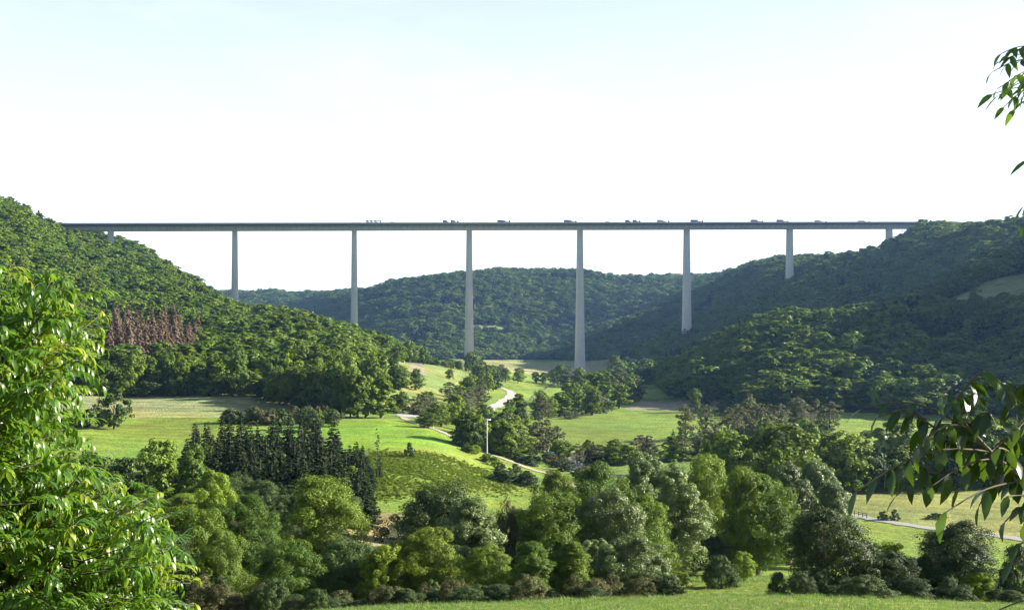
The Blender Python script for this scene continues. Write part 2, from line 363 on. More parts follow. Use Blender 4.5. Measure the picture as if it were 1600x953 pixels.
#PART2
# ------------------------------------------------------------------ zones painted on the ground (what grows there)
def poly(pts, d0, d1): return [(hit(x, y, d0, d1).x, hit(x, y, d0, d1).y) for x, y in pts]
ZONES = [   # world polygons, base colour, stretch of tall grass
 ('open', poly([(60,622),(170,613),(370,615),(430,622),(512,641),(450,650),(360,654),(205,645),(90,645)], 380, 540), (.175,.180,.080)),
 ('open', poly([(40,702),(60,640),(205,645),(360,652),(400,664),(520,652),(520,672),(470,690),(280,692),(100,703)], 260, 440), (.125,.180,.026)),
 ('open', poly([(200,642),(372,644),(360,652),(203,653)], 340, 460), (.23,.215,.075)),
 ('open', poly([(505,664),(560,658),(610,655),(640,661),(700,680),(725,690),(705,695),(600,706),(560,706),(520,695)], 285, 400), (.125,.200,.020)),
 ('open', poly([(570,708),(715,694),(790,715),(815,745),(790,770),(700,765),(575,785)], 215, 300), (.115,.155,.024)),
 ('open', poly([(545,800),(600,784),(640,786),(615,810),(610,850),(560,850)], 150, 225), (.19,.165,.075)),
 ('open', poly([(740,765),(830,766),(830,790),(740,790)], 195, 260), (.16,.20,.03)),
 ('open', poly([(615,550),(700,570),(750,590),(768,612),(700,630),(640,645),(598,640),(596,622),(560,600),(575,570)], 450, 1050), (.145,.175,.050)),
 ('open', poly([(640,566),(662,569),(668,583),(650,592),(640,580)], 640, 1050), (.19,.17,.11)),
 ('open', poly([(712,598),(745,592),(756,608),(722,618)], 500, 800), (.20,.21,.045)),
 ('open', poly([(590,618),(640,625),(650,645),(600,645)], 440, 620), (.15,.15,.05)),
 ('open', poly([(990,624),(1150,624),(1120,640),(975,640)], 480, 800), (.22,.20,.12)),
 ('open', poly([(855,694),(1110,693),(1110,708),(855,708)], 330, 480), (.16,.20,.028)),
 ('open', poly([(820,700),(1200,690),(1300,720),(1180,790),(860,780)], 220, 400), (.10,.15,.03)),
 ('open', poly([(1300,768),(1640,752),(1700,850),(1600,842),(1450,822),(1320,800)], 205, 300), (.155,.175,.050)),
 ('open', [((a-CX)/F*d, d) for a, d in ((1448,845),(1475,900),(1560,915),(1680,915),(1720,800),(1570,778),(1480,800))], (.135,.15,.06)),
 ('open', poly([(700,558),(960,560),(970,582),(700,582)], 1300, 2100), (.19,.19,.07)),
 ('open', poly([(700,574),(900,577),(880,586),(720,584)], 1100, 1700), (.24,.22,.10)),
 ('open', poly([(735,507),(795,508),(795,518),(735,516)], 1900, 2500), (.14,.165,.07)),
 ('open', poly([(928,509),(975,509),(970,517),(930,518)], 1900, 2500), (.19,.23,.05)),
 ('open', poly([(600,503),(640,500),(640,508),(600,510)], 1900, 2500), (.13,.16,.05)),
 ('open', poly([(868,438),(905,436),(905,441),(868,442)], 2100, 2700), (.17,.17,.08)),
]
def inpoly(X, Y, pg):
    r = np.zeros(X.shape, bool); n = len(pg)
    for i in range(n):
        x1, y1 = pg[i]; x2, y2 = pg[(i+1) % n]
        if y1 == y2: continue
        c = ((y1 > Y) != (y2 > Y)) & (X < (x2-x1)*(Y-y1)/(y2-y1)+x1); r ^= c
    return r
def open_mask(X, Y):
    m = np.zeros(X.shape, bool)
    for k, pg, col in ZONES: m |= inpoly(X, Y, pg)
    return m
def is_forest(X, Y, Z=None):
    Z = T(X, Y) if Z is None else Z
    px = CX+F*X/np.maximum(Y, 1)
    f = ((px > 1000) & (Z > -36.3) & (Y > 520) & (Y < 1500)) | ((px <= 1000) & (px > 655) & (Z > -17) & (Y > 520) & (Y < 1500)) | \
        ((px <= 655) & (Y < 1500) & (Z > -22.4-.0*Y) & (Y > 486)) | ((px<=655)&(Y>560)&(Y<1500)&(Z>-27)) | ((Y >= 1500) & (Z > -31)) 
    return f & (Y > 300) & ~open_mask(X, Y)

# ------------------------------------------------------------------ the ground sheet
def build_ground():
    ax = np.concatenate([np.arange(-60, 1661, 2.0)])
    azin = np.arctan((ax-CX)/F)
    lo, hi = azin[0], azin[-1]
    out1 = np.linspace(hi, math.pi, 150)[1:]; out0 = np.linspace(-math.pi, lo, 150)[:-1]
    az = np.concatenate([out0, azin, out1])
    ld = np.concatenate([np.linspace(math.log(2.2), math.log(50), 70)[:-1], np.linspace(math.log(50), math.log(82), 110)[:-1], np.linspace(math.log(82), math.log(2700), 640)[:-1], np.linspace(math.log(2700), math.log(5000), 50)])
    A, L = np.meshgrid(az, ld, indexing='ij'); R = np.exp(L)
    # Inside the field of view rows are rows of equal depth; outside, of equal radius
    ac = np.clip(A, -.85, .85); R = R/np.cos(ac)
    X = np.sin(A)*R; Y = np.cos(A)*R
    Z = T(X, Y)
    jx = X+fbm(X/9, Y/9, 31, 3)*6; jy = Y+fbm(X/9+50, Y/9, 37, 3)*6
    col = np.empty(X.shape+(4,), np.float32); col[..., 3] = 1
    col[..., :3] = (.125, .175, .028)
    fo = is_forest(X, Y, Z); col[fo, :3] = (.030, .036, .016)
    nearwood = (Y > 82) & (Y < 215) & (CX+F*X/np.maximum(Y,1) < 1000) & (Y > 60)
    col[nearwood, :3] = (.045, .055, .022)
    for k, pg, c in ZONES:
        xs = [p[0] for p in pg]; ys = [p[1] for p in pg]
        bb = (jx > min(xs)-8) & (jx < max(xs)+8) & (jy > min(ys)-8) & (jy < max(ys)+8)
        idx = np.where(bb); m = inpoly(jx[idx], jy[idx], pg)
        col[idx[0][m], idx[1][m], :3] = c
    # broad colour drift of the grass sward
    d = fbm(X/40, Y/40, 51, 4)[..., None]; e = fbm(X/14, Y/55, 57, 3)[..., None]
    col[..., :3] *= 1+.55*d+.35*e
    col[..., 0:1] *= 1+.5*fbm(X/25, Y/25, 77, 3)[..., None]
    for zi, fx, fy, per in ((3, .25, .97, 7), (1, .1, 1, 9), (7, .8, -.5, 9), (0, .05, 1, 11), (14, .35, .93, 7)):
        m_ = inpoly(jx, jy, ZONES[zi][1]); col[m_, :3] *= (1+.10*np.sin((X*fx+Y*fy+4*fbm(X/50, Y/50, 5, 2))/per*6.283))[m_][:, None]
    n, m = X.shape
    V = np.stack([X, Y, Z], 2).reshape(-1, 3)
    i = np.arange(n-1)[:, None]*m+np.arange(m-1)[None]
    Q = np.stack([i, i+m, i+m+1, i+1], 2).reshape(-1, 4)
    # close the seam behind the camera and cap the small hole at the foot
    j = np.arange(m-1); Q = np.concatenate([Q, np.stack([(n-1)*m+j, j, j+1, (n-1)*m+j+1], 1)])
    V = np.concatenate([V, [[0, 0, -1.75]]]); k = np.arange(n-1)*m
    tri = np.stack([k, np.full(n-1, len(V)-1), k+m], 1)[:, ::-1]
    me = mesh_np('ground', V, [Q[:, ::-1], tri], None, True)
    ca = me.color_attributes.new('tint', 'FLOAT_COLOR', 'POINT')
    ca.data.foreach_set('color', np.concatenate([col.reshape(-1, 4), [[.1,.15,.03,1]]]).astype(np.float32).ravel())
    m_, nt, out = new_mat('meadow_and_woodland_soil')
    at = nt.nodes.new('ShaderNodeAttribute'); at.attribute_name = 'tint'
    geo = nt.nodes.new('ShaderNodeNewGeometry')
    n1 = noise(nt, .9, 6, .75, geo.outputs['Position']); n2 = noise(nt, .12, 4, .6, geo.outputs['Position']); n3 = noise(nt, 4.0, 4, .8, geo.outputs['Position'])
    f1 = rng_map(nt, n1.outputs['Fac'], .3, .7, .5, 1.5); f2 = rng_map(nt, n2.outputs['Fac'], .3, .7, .72, 1.28); f3 = rng_map(nt, n3.outputs['Fac'], .3, .7, .75, 1.25)
    mu = nt.nodes.new('ShaderNodeMath'); mu.operation = 'MULTIPLY'; nt.links.new(f1, mu.inputs[0]); nt.links.new(f2, mu.inputs[1])
    mu2 = nt.nodes.new('ShaderNodeMath'); mu2.operation = 'MULTIPLY'; nt.links.new(mu.outputs[0], mu2.inputs[0]); nt.links.new(f3, mu2.inputs[1])
    sc = nt.nodes.new('ShaderNodeVectorMath'); sc.operation = 'SCALE'; nt.links.new(at.outputs['Color'], sc.inputs[0]); nt.links.new(mu2.outputs[0], sc.inputs['Scale'])
    p = N(nt, 'ShaderNodeBsdfPrincipled', Roughness=.95); p.inputs['Specular IOR Level'].default_value = .1
    nt.links.new(sc.outputs[0], p.inputs['Base Color'])
    b = N(nt, 'ShaderNodeBump', Strength=.9, Distance=.8); nt.links.new(n1.outputs['Fac'], b.inputs['Height']); nt.links.new(b.outputs[0], p.inputs['Normal'])
    nt.links.new(p.outputs[0], out.inputs['Surface']); me.materials.append(m_)
    return tag(link('ground', me), 'rolling valley ground of meadows and woodland soil', None, None, 'structure')
build_ground()

# ------------------------------------------------------------------ ribbons: roads, paths, water
def ribbon(name, pts, w, mat, lift, label, edge=None, n=240):
    P3 = [Vector((p.x, p.y, 0)) for p in pts]; out = []
    for i in range(len(P3)-1):
        p0, p1, p2, p3 = P3[max(i-1, 0)], P3[i], P3[i+1], P3[min(i+2, len(P3)-1)]
        for k in range(30):
            t = k/30; out.append(.5*((2*p1)+(p2-p0)*t+(2*p0-5*p1+4*p2-p3)*t*t+(3*p1-p0-3*p2+p3)*t**3))
    out.append(P3[-1]); V = []; Q = []; nc = 7
    for i, p in enumerate(out):
        t = (out[min(i+1, len(out)-1)]-out[max(i-1, 0)]).normalized(); a = Vector((t.y, -t.x, 0)); ww = w*(1+.12*math.sin(i*.37)+.08*math.sin(i*.9))
        for k in range(nc):
            q = p+a*ww*(k/(nc-1)-.5); V.append([q.x, q.y, 0])
        if i: Q += [[(i-1)*nc+k, (i-1)*nc+k+1, i*nc+k+1, i*nc+k] for k in range(nc-1)]
    V = np.array(V); V[:, 2] = T(V[:, 0], V[:, 1])+lift
    if name == 'river':
        for i in range(len(out)): V[i*nc:(i+1)*nc, 2] = V[i*nc:(i+1)*nc, 2].min()+.0
    return tag(link(name, mesh_np(name, V, np.array(Q), mat, True)), label, None, None, 'structure')
M['gravel'] = plain('pale_gravel', (.22,.215,.20), .95, .25, 1.2, coord='Object')
M['asphalt'] = plain('sun_bleached_asphalt', (.17,.165,.16), .9, .15, 1.5)
M['dirt'] = plain('dry_track', (.24,.21,.15), .95, .3, 1.0)
mw, nt, out = new_mat('river_water')
p = N(nt, 'ShaderNodeBsdfPrincipled', Roughness=.12); p.inputs['Base Color'].default_value = (.06,.075,.07,1)
tc = nt.nodes.new('ShaderNodeNewGeometry'); nn = noise(nt, 1.3, 4, .6, tc.outputs['Position']); b = N(nt, 'ShaderNodeBump', Strength=.25, Distance=.2); nt.links.new(nn.outputs['Fac'], b.inputs['Height']); nt.links.new(b.outputs[0], p.inputs['Normal'])
nt.links.new(p.outputs[0], out.inputs['Surface']); M['water'] = mw
ribbon('country_road', [hit(x, y, 190, 320) for x, y in ((1250,798),(1320,804),(1385,815),(1450,825),(1530,833),(1600,844),(1720,866))], 3.6, M['asphalt'], .12, 'pale narrow asphalt road through the right hand meadow')
ribbon('track', [hit(x, y, 230, 480) for x, y in ((625,648),(640,658),(680,671),(716,688),(750,704),(790,718),(830,733),(865,743),(900,765))], 2.6, M['dirt'], .14, 'pale dirt track along the foot of the bright green field')
ribbon('valley_road', [hit(x, y, 420, 1200) for x, y in ((735,652),(757,642),(780,632),(797,620),(796,611),(775,604),(757,598),(748,588),(742,579))], 6.0, M['gravel'], .2, 'wide pale gravel road curving along the tree belt')
ribbon('gravel_yard', [hit(x, y, 430, 520) for x, y in ((622,654),(634,651),(644,648))], 9, M['gravel'], .25, 'bright pale gravel patch where the track begins')
ribbon('river', [hit(x, y, 200, 1200) for x, y in ((1090,748),(1000,746),(950,743),(912,734),(886,722),(862,712),(835,700),(815,684),(806,664),(815,648),(812,630),(835,612),(853,603),(868,592),(850,582))], 8, M['water'], .15, 'narrow slate grey river between overgrown banks')

# ------------------------------------------------------------------ individual trees: foreground, each with its own label
FG = [ # kind, px, ytop, D, width px, label
 ('round',498,746,125,135,'large rounded dark green tree directly below the right end of the spruce stand','large_tree'),
 ('round',385,776,112,125,'bushy sunlit green tree left of the large rounded tree below the spruces',0),
 ('round',305,790,106,110,'rounded green tree just right of the near leafy branches',0),
 ('bright',330,735,170,70,'small fresh green tree behind the bushy trees at lower left',0),
 ('round',250,688,205,70,'mid green tree at the left foot of the spruce stand',0),
 ('round',302,700,200,60,'narrow green tree pressed against the left side of the spruce stand',0),
 ('dark',205,712,215,80,'dark tree under the left meadow beside the near foliage',0),
 ('dark',140,706,225,70,'dark tree half behind the near foliage below the left meadow',0),
 ('round',345,830,94,100,'low green tree in front of the bushy sunlit tree at lower left',0),
 ('dark',265,840,92,100,'dark low tree beside the lower right edge of the near foliage',0),
 ('round',452,842,90,115,'light green young tree at the bottom edge left of the middle',0),
 ('dark',540,845,93,120,'dark green thicket tree below the large rounded tree',0),
 ('bright',600,848,90,70,'yellow green young tree below the beige field',0),
 ('dark',698,757,122,160,'broad very dark spreading tree right of the beige field',0),
 ('silver',735,775,108,105,'pale green feathery tree in front of the dark spreading tree',0),
 ('round',672,822,92,110,'mid green young tree at the foot of the dark spreading tree',0),
 ('round',760,850,90,80,'low round green tree above the brown hedge left of the bushy column',0),
 ('brown',790,790,112,70,'olive brown shrubby tree between the pale feathery tree and the dark crown',0),
 ('tall',830,843,87,64,'small dense columnar tree rising above the brown hedge',0),
 ('tall',893,843,90,72,'slim green tree just right of the small columnar tree',0),
 ('round',868,768,112,135,'dark rounded tree behind the small columnar tree',0),
 ('silver',950,766,112,125,'grey green tree with sunlit right flank left of the meadow gap',0),
 ('silver',988,832,94,125,'light green broad tree at the corner of the grassy gap',0),
 ('silver',925,838,96,85,'light green tree left of the broad tree at the grassy gap',0),
 ('round',935,724,150,105,'rounded tree crown below the river bend',0),
 ('silver',1006,704,158,96,'silvery green tree standing below the bare riverside shrub',0),
 ('silver',1053,724,135,92,'bright silvery tree, palest crown of the middle clump',0),
 ('round',1106,708,160,92,'tall grey green tree behind the palest silvery crown',0),
 ('round',1010,775,128,90,'olive green tree in front of the palest silvery crown',0),
 ('round',1185,742,150,112,'tall dark green tree with a sunlit right edge right of the middle',0),
 ('round',1160,728,150,80,'green tree behind the tall dark tree right of the middle',0),
 ('round',868,738,160,95,'dark green crown at the end of the dirt track',0),
 ('round',818,800,128,90,'shaded green tree left of the dark rounded tree in the middle',0),
 ('dark',1062,815,150,95,'shaded dark thicket at the back of the grassy gap',0),
 ('dark',1108,838,148,70,'dark bush on the right of the shaded thicket in the grassy gap',0),
 ('shrub',1127,868,124,62,'round dark shrub standing on the sunlit grass',0),
 ('bright',1162,860,134,36,'small bright green tree on the sunlit grass',0),
 ('bright',1060,890,125,30,'tiny round tree alone on the grass above the near field',0),
 ('silver',1232,722,178,80,'light green round tree left of the right hand meadow',0),
 ('silver',1276,718,185,90,'light green broad tree bordering the right hand meadow',0),
 ('silver',1300,752,172,60,'low light green tree at the left corner of the right hand meadow',0),
 ('tall',1212,700,215,40,'narrow green tree behind the light green pair',0),
 ('round',1225,660,270,130,'large grey green tree at the foot of the shaded slope',0),
 ('round',1140,672,270,90,'green tree left of the large grey green tree under the slope',0),
 ('round',1315,672,285,90,'shaded green tree behind the right hand meadow at its left end',0),
 ('silver',1400,654,300,140,'broad pale crowned tree behind the right hand meadow',0),
 ('round',1335,690,292,60,'narrow dark tree left of the broad pale crown behind the meadow',0),
 ('round',1462,676,300,80,'dark green tree right of the broad pale crown behind the meadow',0),
 ('round',1528,648,305,110,'rounded tree with lit crown behind the hanging branch',0),
 ('round',1595,655,305,90,'dark tree at the right edge behind the meadow',0),
 ('round',1660,650,300,110,'dark tree beyond the right edge behind the meadow',0),
 ('dark',1285,796,80,152,'large nearly black rounded bush right of the grassy gap','large_bush'),
 ('dark',1500,818,79,150,'large nearly black bush in the lower right under the hanging leaves','large_bush'),
 ('dark',1398,862,77,90,'low dark bush joining the two large black bushes','large_bush'),
 ('bright',1385,842,86,70,'yellow green shrub behind the low dark bush','shrub'),
 ('shrub',1345,868,80,60,'dark shrub hugging the right side of the large black bush',0),
 ('shrub',1445,868,78,70,'dark shrub at the left foot of the lower right black bush',0),
 ('bright',1530,890,76,50,'small yellow green shrub under the lower right black bush','shrub'),
 ('shrub',1590,850,77,70,'dark shrub cut by the right edge of the near field',0),
 ('shrub',1215,892,79,40,'dark low shrub at the left foot of the large black bush',0),
 ('shrub',1380,797,236,20,'left one of two small dark shrubs beside the asphalt road',0),
 ('shrub',1398,796,236,22,'right one of two small dark shrubs beside the asphalt road',0),
 ('shrub',1462,800,238,34,'dark shrub beside the road behind the hanging leaves',0),
 ('dark',178,612,345,62,'solitary rounded dark tree on the left meadow',0),
 ('shrub',140,640,350,50,'dark bush beside the solitary tree on the left meadow',0),
 ('shrub',112,655,345,50,'dark bush in the left meadow nearest the near leafy branches',0),
 ('round',598,522,760,44,'large round light green tree at the lower right end of the left wood',0),
 ('round',622,538,740,36,'rounded tree just right of the large round tree at the wood end',0),
 ('round',640,535,860,30,'round tree in the row above the mid valley field',0),
 ('round',662,545,900,28,'round crowned tree furthest right above the mid valley field',0),
 ('round',703,576,760,18,'single small round tree alone in the mid valley field',0),
 ('round',630,574,640,28,'green tree at the left edge of the mid valley field',0),
 ('round',578,560,620,30,'light green round tree over the small meadow corner',0),
 ('round',1087,607,600,26,'round tree alone at the shaded edge of the valley meadow',0),
 ('spruce',1052,668,370,18,'small dark conifer at the front of the valley meadow',0),
 ('spruce',592,706,262,14,'small conifer at the right end of the spruce stand',0),
 ('shrub',640,690,288,18,'reddish dark shrub on the lower edge of the bright green field',0),
]
for k, px, yt, D, w, lab, nm in FG:
    cat = 'bush' if k in ('shrub', 'brown') or 'bush' in lab or 'shrub' in lab else 'tree'
    tree_px(k, px, yt, D, w, lab, None, name=nm or ('bush' if cat == 'bush' else None), cat=cat)

def belt(kinds, pts, D0s, n, hpx, wpx, group, adj, jitter=6, cat='tree', ordinal=True):
    """a row of trees along a ground line given in bearings and distances"""
    path = [Vector((hit(x, y, *d).x, hit(x, y, *d).y, 0)) for (x, y), d in zip(pts, D0s)]
    seg = [(path[i+1]-path[i]).length for i in range(len(path)-1)]; tot = sum(seg); items = []
    for i in range(n):
        s = (i+.5+random.uniform(-.3, .3))/n*tot; j = 0
        while j < len(seg)-1 and s > seg[j]: s -= seg[j]; j += 1
        p = path[j].lerp(path[j+1], min(1, s/seg[j])); p += Vector((random.uniform(-1, 1), random.uniform(-1, 1), 0))*jitter
        items.append(p)
    items.sort(key=lambda p: p.x/p.y)
    ords = ['leftmost','second from left','third from left','fourth from left','fifth from left','sixth from left','seventh from left','eighth from left','ninth from left','tenth from left','eleventh from left','twelfth from left','thirteenth from left','fourteenth from left','fifteenth from left','sixteenth from left']
    for i, p in enumerate(items):
        D = p.y; h = random.uniform(*hpx)*D/F; w = random.uniform(*wpx)*D/F*(1.28 if D > 300 else 1.1); k = random.choice(kinds)
        o = ('rightmost' if i == len(items)-1 else ords[i]) if ordinal and len(items) <= 16 else None
        lab = (f'{adj}, {o}' if o else adj)
        place_tree(k, p.x, p.y, h, w, lab, group, cat=cat)
# Far side of the left meadow: front row of the left wood
belt(['round','round','tall'], [(150,616),(255,616),(370,616)], [(400,540)]*3, 15, (46,66), (26,36), 'front row of the left wood', 'green tree in front row of left wood above pale meadow', 5)
belt(['round','round','bright'], [(385,618),(450,628),(520,642)], [(400,540)]*3, 13, (50,80), (34,48), 'tall trees at the lower tip of the left wood', 'tall tree at lower tip of left wood', 7)
belt(['round','tall','round'], [(520,640),(560,652),(600,652)], [(380,520)]*3, 12, (60,88), (32,46), 'broad trees left of the gravel patch', 'broad tree between bright field and mid valley field', 7)
belt(['round','tall'], [(470,600),(540,610),(590,622)], [(480,640)]*3, 12, (46,70), (28,40), 'second row at the tip of the left wood', 'tree in second row at tip of left wood', 9)
belt(['round','tall'], [(575,600),(610,606),(640,604)], [(480,760)]*3, 8, (24,38), (20,28), 'trees at the left edge of the mid valley field', 'small tree along left edge of mid valley field', 8)
belt(['shrub','brown'], [(350,660),(430,664),(520,656)], [(330,440)]*3, 14, (16,26), (26,36), 'hedge of bushes below the pale left meadow', 'dark bush in hedge below pale left meadow', 3, 'bush')
belt(['dark','round'], [(470,676),(500,668),(525,664)], [(300,420)]*3, 4, (24,38), (26,34), 'small trees between hedge and bright field', 'small tree between meadow hedge and bright green field', 3)
belt(['tall','round'], [(600,640),(625,646)], [(400,520)]*2, 4, (20,36), (16,24), 'trees just left of the gravel patch', 'small tree just left of gravel patch', 3)
# Along the valley road
belt(['willow','round','bright'], [(645,652),(685,648),(722,636),(742,622)], [(420,640)]*4, 16, (24,40), (24,36), 'light green belt left of the gravel road', 'light green tree in belt left of gravel road', 6)
belt(['dark','round'], [(650,668),(690,664),(730,660)], [(380,460)]*3, 7, (20,36), (26,36), 'dark trees beside the dirt track', 'dark tree beside upper dirt track', 4)
belt(['round','dark'], [(720,700),(760,706),(800,706)], [(320,440)]*3, 9, (44,62), (36,54), 'big trees behind the white pole', 'big leafy tree around white pole', 5)
belt(['round','dark'], [(735,686),(775,688),(800,680)], [(360,460)]*3, 6, (40,52), (30,44), 'second row behind the white pole', 'leafy tree in second row behind white pole', 5)
belt(['round','dark'], [(738,577),(762,600),(782,618)], [(560,1250)]*3, 16, (17,30), (18,26), 'dense dark tree belt right of the gravel road', 'tree of dense belt right of gravel road', 7)
belt(['round','tall'], [(648,566),(690,573),(730,580)], [(760,1300)]*3, 12, (9,15), (12,18), 'hedge of small trees above the mid valley field', 'small dark tree in hedge above mid valley field', 6)
# The copse in the middle of the valley
belt(['round','tall','willow'], [(868,600),(900,606),(950,604),(985,600)], [(760,1250)]*4, 16, (20,32), (20,30), 'back row of the valley copse', 'tree in back row of valley copse', 12)
belt(['willow','round','tall'], [(815,652),(850,652),(900,650),(960,636)], [(480,800)]*4, 16, (32,50), (24,36), 'front row of the valley copse', 'tree in front row of valley copse', 8)
belt(['round','tall','willow'], [(870,634),(915,636),(960,628),(985,622)], [(560,900)]*4, 15, (36,52), (26,36), 'middle row of the valley copse', 'tree in middle row of valley copse', 10)
belt(['willow','round'], [(775,598),(800,594),(835,598),(850,600)], [(760,1400)]*4, 12, (14,24), (14,20), 'small trees behind the gravel road bend', 'small grey green tree behind gravel road bend', 12)
belt(['round','dark'], [(800,640),(808,650),(796,660)], [(480,700)]*3, 4, (18,28), (18,26), 'dark trees at the gravel road end', 'dark tree at right end of gravel road', 4)
belt(['round','dark'], [(965,590),(990,596),(1015,600)], [(760,1250)]*3, 9, (24,36), (22,32), 'dark trees at the foot of the right slope', 'dark tree where copse meets right slope', 10)
belt(['shrub','bright','brown'], [(640,654),(690,652),(730,642),(750,630)], [(420,620)]*4, 14, (8,14), (16,26), 'bushes in the belt left of the gravel road', 'low bush under belt left of gravel road', 6, 'bush')
belt(['shrub','brown','willow'], [(820,654),(880,655),(960,640),(990,622)], [(480,820)]*4, 16, (8,16), (16,26), 'bushes at the foot of the valley copse', 'low bush at foot of valley copse', 6, 'bush')
belt(['round','dark'], [(1000,604),(1040,602),(1080,625),(1130,645),(1200,655)], [(520,1100)]*5, 16, (18,30), (22,32), 'trees at the edge of the right slope', 'dark tree at lower edge of right slope', 6)
belt(['shrub','dark'], [(1090,690),(1180,688),(1300,676)], [(380,520)]*3, 14, (10,20), (24,34), 'undergrowth of the grey tree row', 'low bush under grey row at slope foot', 5, 'bush')
# River bank
belt(['willow'], [(800,700),(830,704),(858,706)], [(330,440)]*3, 10, (34,56), (20,30), 'grey brown thin trees on the left river bank', 'thin grey brown tree on left river bank', 4)
belt(['willow','tall'], [(870,716),(920,722),(975,716)], [(300,400)]*3, 9, (20,38), (20,30), 'thin trees along the river below the meadow', 'thin tree along river below meadow', 4)
belt(['bright','round','willow'], [(960,728),(1030,720),(1100,716),(1170,715)], [(270,400)]*4, 14, (24,44), (28,42), 'low green trees along the front of the valley meadow', 'low green tree along front of valley meadow', 5)
belt(['brown','shrub'], [(805,700),(850,716),(905,742),(930,752)], [(270,420)]*4, 14, (9,16), (20,30), 'brown bushes on the river bank', 'low brown bush on river bank', 2.5, 'bush')
belt(['willow'], [(1085,690),(1150,686),(1220,672),(1300,668)], [(380,520)]*4, 16, (44,62), (26,36), 'bare looking grey trees at the slope foot', 'grey brown thin tree at foot of shaded slope', 6)
belt(['willow','round'], [(1100,706),(1180,704),(1290,700)], [(330,420)]*3, 9, (34,52), (30,44), 'trees before the grey ones at the slope foot', 'greyish tree before grey row at slope foot', 6)
belt(['shrub','brown'], [(775,705),(800,716),(830,728)], [(280,400)]*3, 7, (10,20), (22,32), 'bushes beside the lower dirt track', 'green bush beside lower dirt track', 2, 'bush')
belt(['shrub','bright'], [(720,700),(760,722),(800,740)], [(240,330)]*3, 8, (9,16), (16,26), 'bushes on the right of the scrubby bank', 'small bush on right end of scrubby bank', 4, 'bush')
belt(['shrub','dark'], [(770,745),(790,752),(820,750)], [(225,290)]*3, 5, (18,26), (30,40), 'dark bushes right of the scrubby bank', 'dark bush in hollow right of scrubby bank', 3, 'bush')
# Brown hedge at the edge of the near field
belt(['brown','brown','shrub'], [(470,952),(640,944),(860,932),(1075,928)], [(76,96)]*4, 34, (16,44), (40,76), 'olive brown hedge along the near field', 'olive brown shrub in hedge along near field', 2.4, 'bush', False)
belt(['shrub','brown'], [(300,950),(380,950),(470,948)], [(80,98)]*3, 9, (40,70), (56,80), 'dark bushes at the lower left hedge end', 'dark bush at left end of near hedge', 1.5, 'bush')
belt(['shrub','dark'], [(1230,925),(1330,922),(1450,925),(1580,932)], [(74,82)]*4, 15, (16,50), (34,84), 'dark undergrowth linking the black bushes', 'dark low bush linking large black bushes', 2, 'bush')
belt(['round','dark','bright'], [(560,905),(680,900),(800,890)], [(98,125)]*3, 9, (45,70), (60,90), 'young trees behind the brown hedge', 'young tree behind brown hedge', 3)
belt(['round','silver'], [(640,850),(760,835),(900,820),(1010,810)], [(130,190)]*4, 10, (50,75), (70,100), 'crowns in the heart of the middle clump', 'crown in heart of middle clump', 5)
belt(['round','dark'], [(230,830),(330,815),(450,800),(520,790)], [(140,200)]*4, 10, (50,75), (70,100), 'crowns between near trees and spruces', 'crown between near trees and spruce stand', 5)
belt(['round','silver','tall'], [(1090,790),(1150,775),(1210,762)], [(150,240)]*3, 7, (40,58), (60,85), 'crowns left of the light green pair', 'crown between tall dark tree and light green pair', 5)
belt(['round','dark'], [(1200,760),(1260,748),(1310,742)], [(240,330)]*3, 6, (40,60), (45,65), 'dark trees behind the light green pair', 'dark tree behind light green pair', 4)
belt(['dark','round'], [(1330,770),(1430,765),(1530,762),(1640,758)], [(270,330)]*4, 12, (50,74), (50,70), 'shaded trees lining the back of the right meadow', 'shaded tree lining back of right meadow', 3)

# The spruce stand, and the brown dead spruces above
sp = []
random.seed(21)
for i in range(1500):
    px = random.uniform(285, 575); D = random.uniform(200, 268)
    ok = all(math.hypot((px-a)/F*230, D-b) > 2.9 for a, b in sp)
    yt = 684-12*math.sin((px-290)/60)+(px-480)*.02-(12 if 380 < px < 530 else 0)+(px > 540)*22
    if ok and D-200 > (px < 330)*12: sp.append((px, D))
    if len(sp) >= 150: break
for px, D in sp:
    X = (px-CX)/F*D; H = random.uniform(9, 15.8)*(1 if px < 530 else .78)
    if px < 340: H *= .85
    lab = ('dark spruce in dense stand, at its front left' if D < 232 else 'dark spruce in dense stand, at its back left') if px < 430 else ('dark spruce in dense stand, at its front right' if D < 232 else 'dark spruce in dense stand, at its back right')
    place_tree('spruce', X, D, H, random.uniform(4.8, 7.2), lab, 'spruces of the dense dark stand', lod='mid')
for i in range(44):
    px = 170+142*((i*.618) % 1); py = random.uniform(540, 580)
    q = hit(px, py, 500, 1000); D = q.y; h = random.uniform(52, 76)*D/F*(1 if px < 280 else .75)
    place_tree('dead', q.x, D, h, random.uniform(8, 11)*D/620, 'dead rust brown spruce in the brown patch of the left wood', 'dead brown spruces in the left wood', name='dead_spruce', lod='mid')
    TREES[-1] = (q.x, D-3, 8); TREES.append((q.x*(1-14/D), D-14, 8))
belt(['shrub','dark','round'], [(150,618),(255,618),(385,619)], [(400,540)]*3, 16, (14,30), (22,34), 'undergrowth at the foot of the left wood', 'low bush at foot of left wood above pale meadow', 2, 'bush')
belt(['shrub','dark'], [(400,620),(460,634),(530,650)], [(400,540)]*3, 12, (16,30), (24,34), 'undergrowth below the tall trees of the left wood', 'low bush below tall trees at tip of left wood', 3, 'bush')
belt(['round','dark','bright'], [(330,740),(430,735),(545,745)], [(215,240)]*3, 6, (48,66), (36,48), 'broadleaf trees mixed into the spruce stand', 'broadleaf tree growing among the dark spruces', 6)
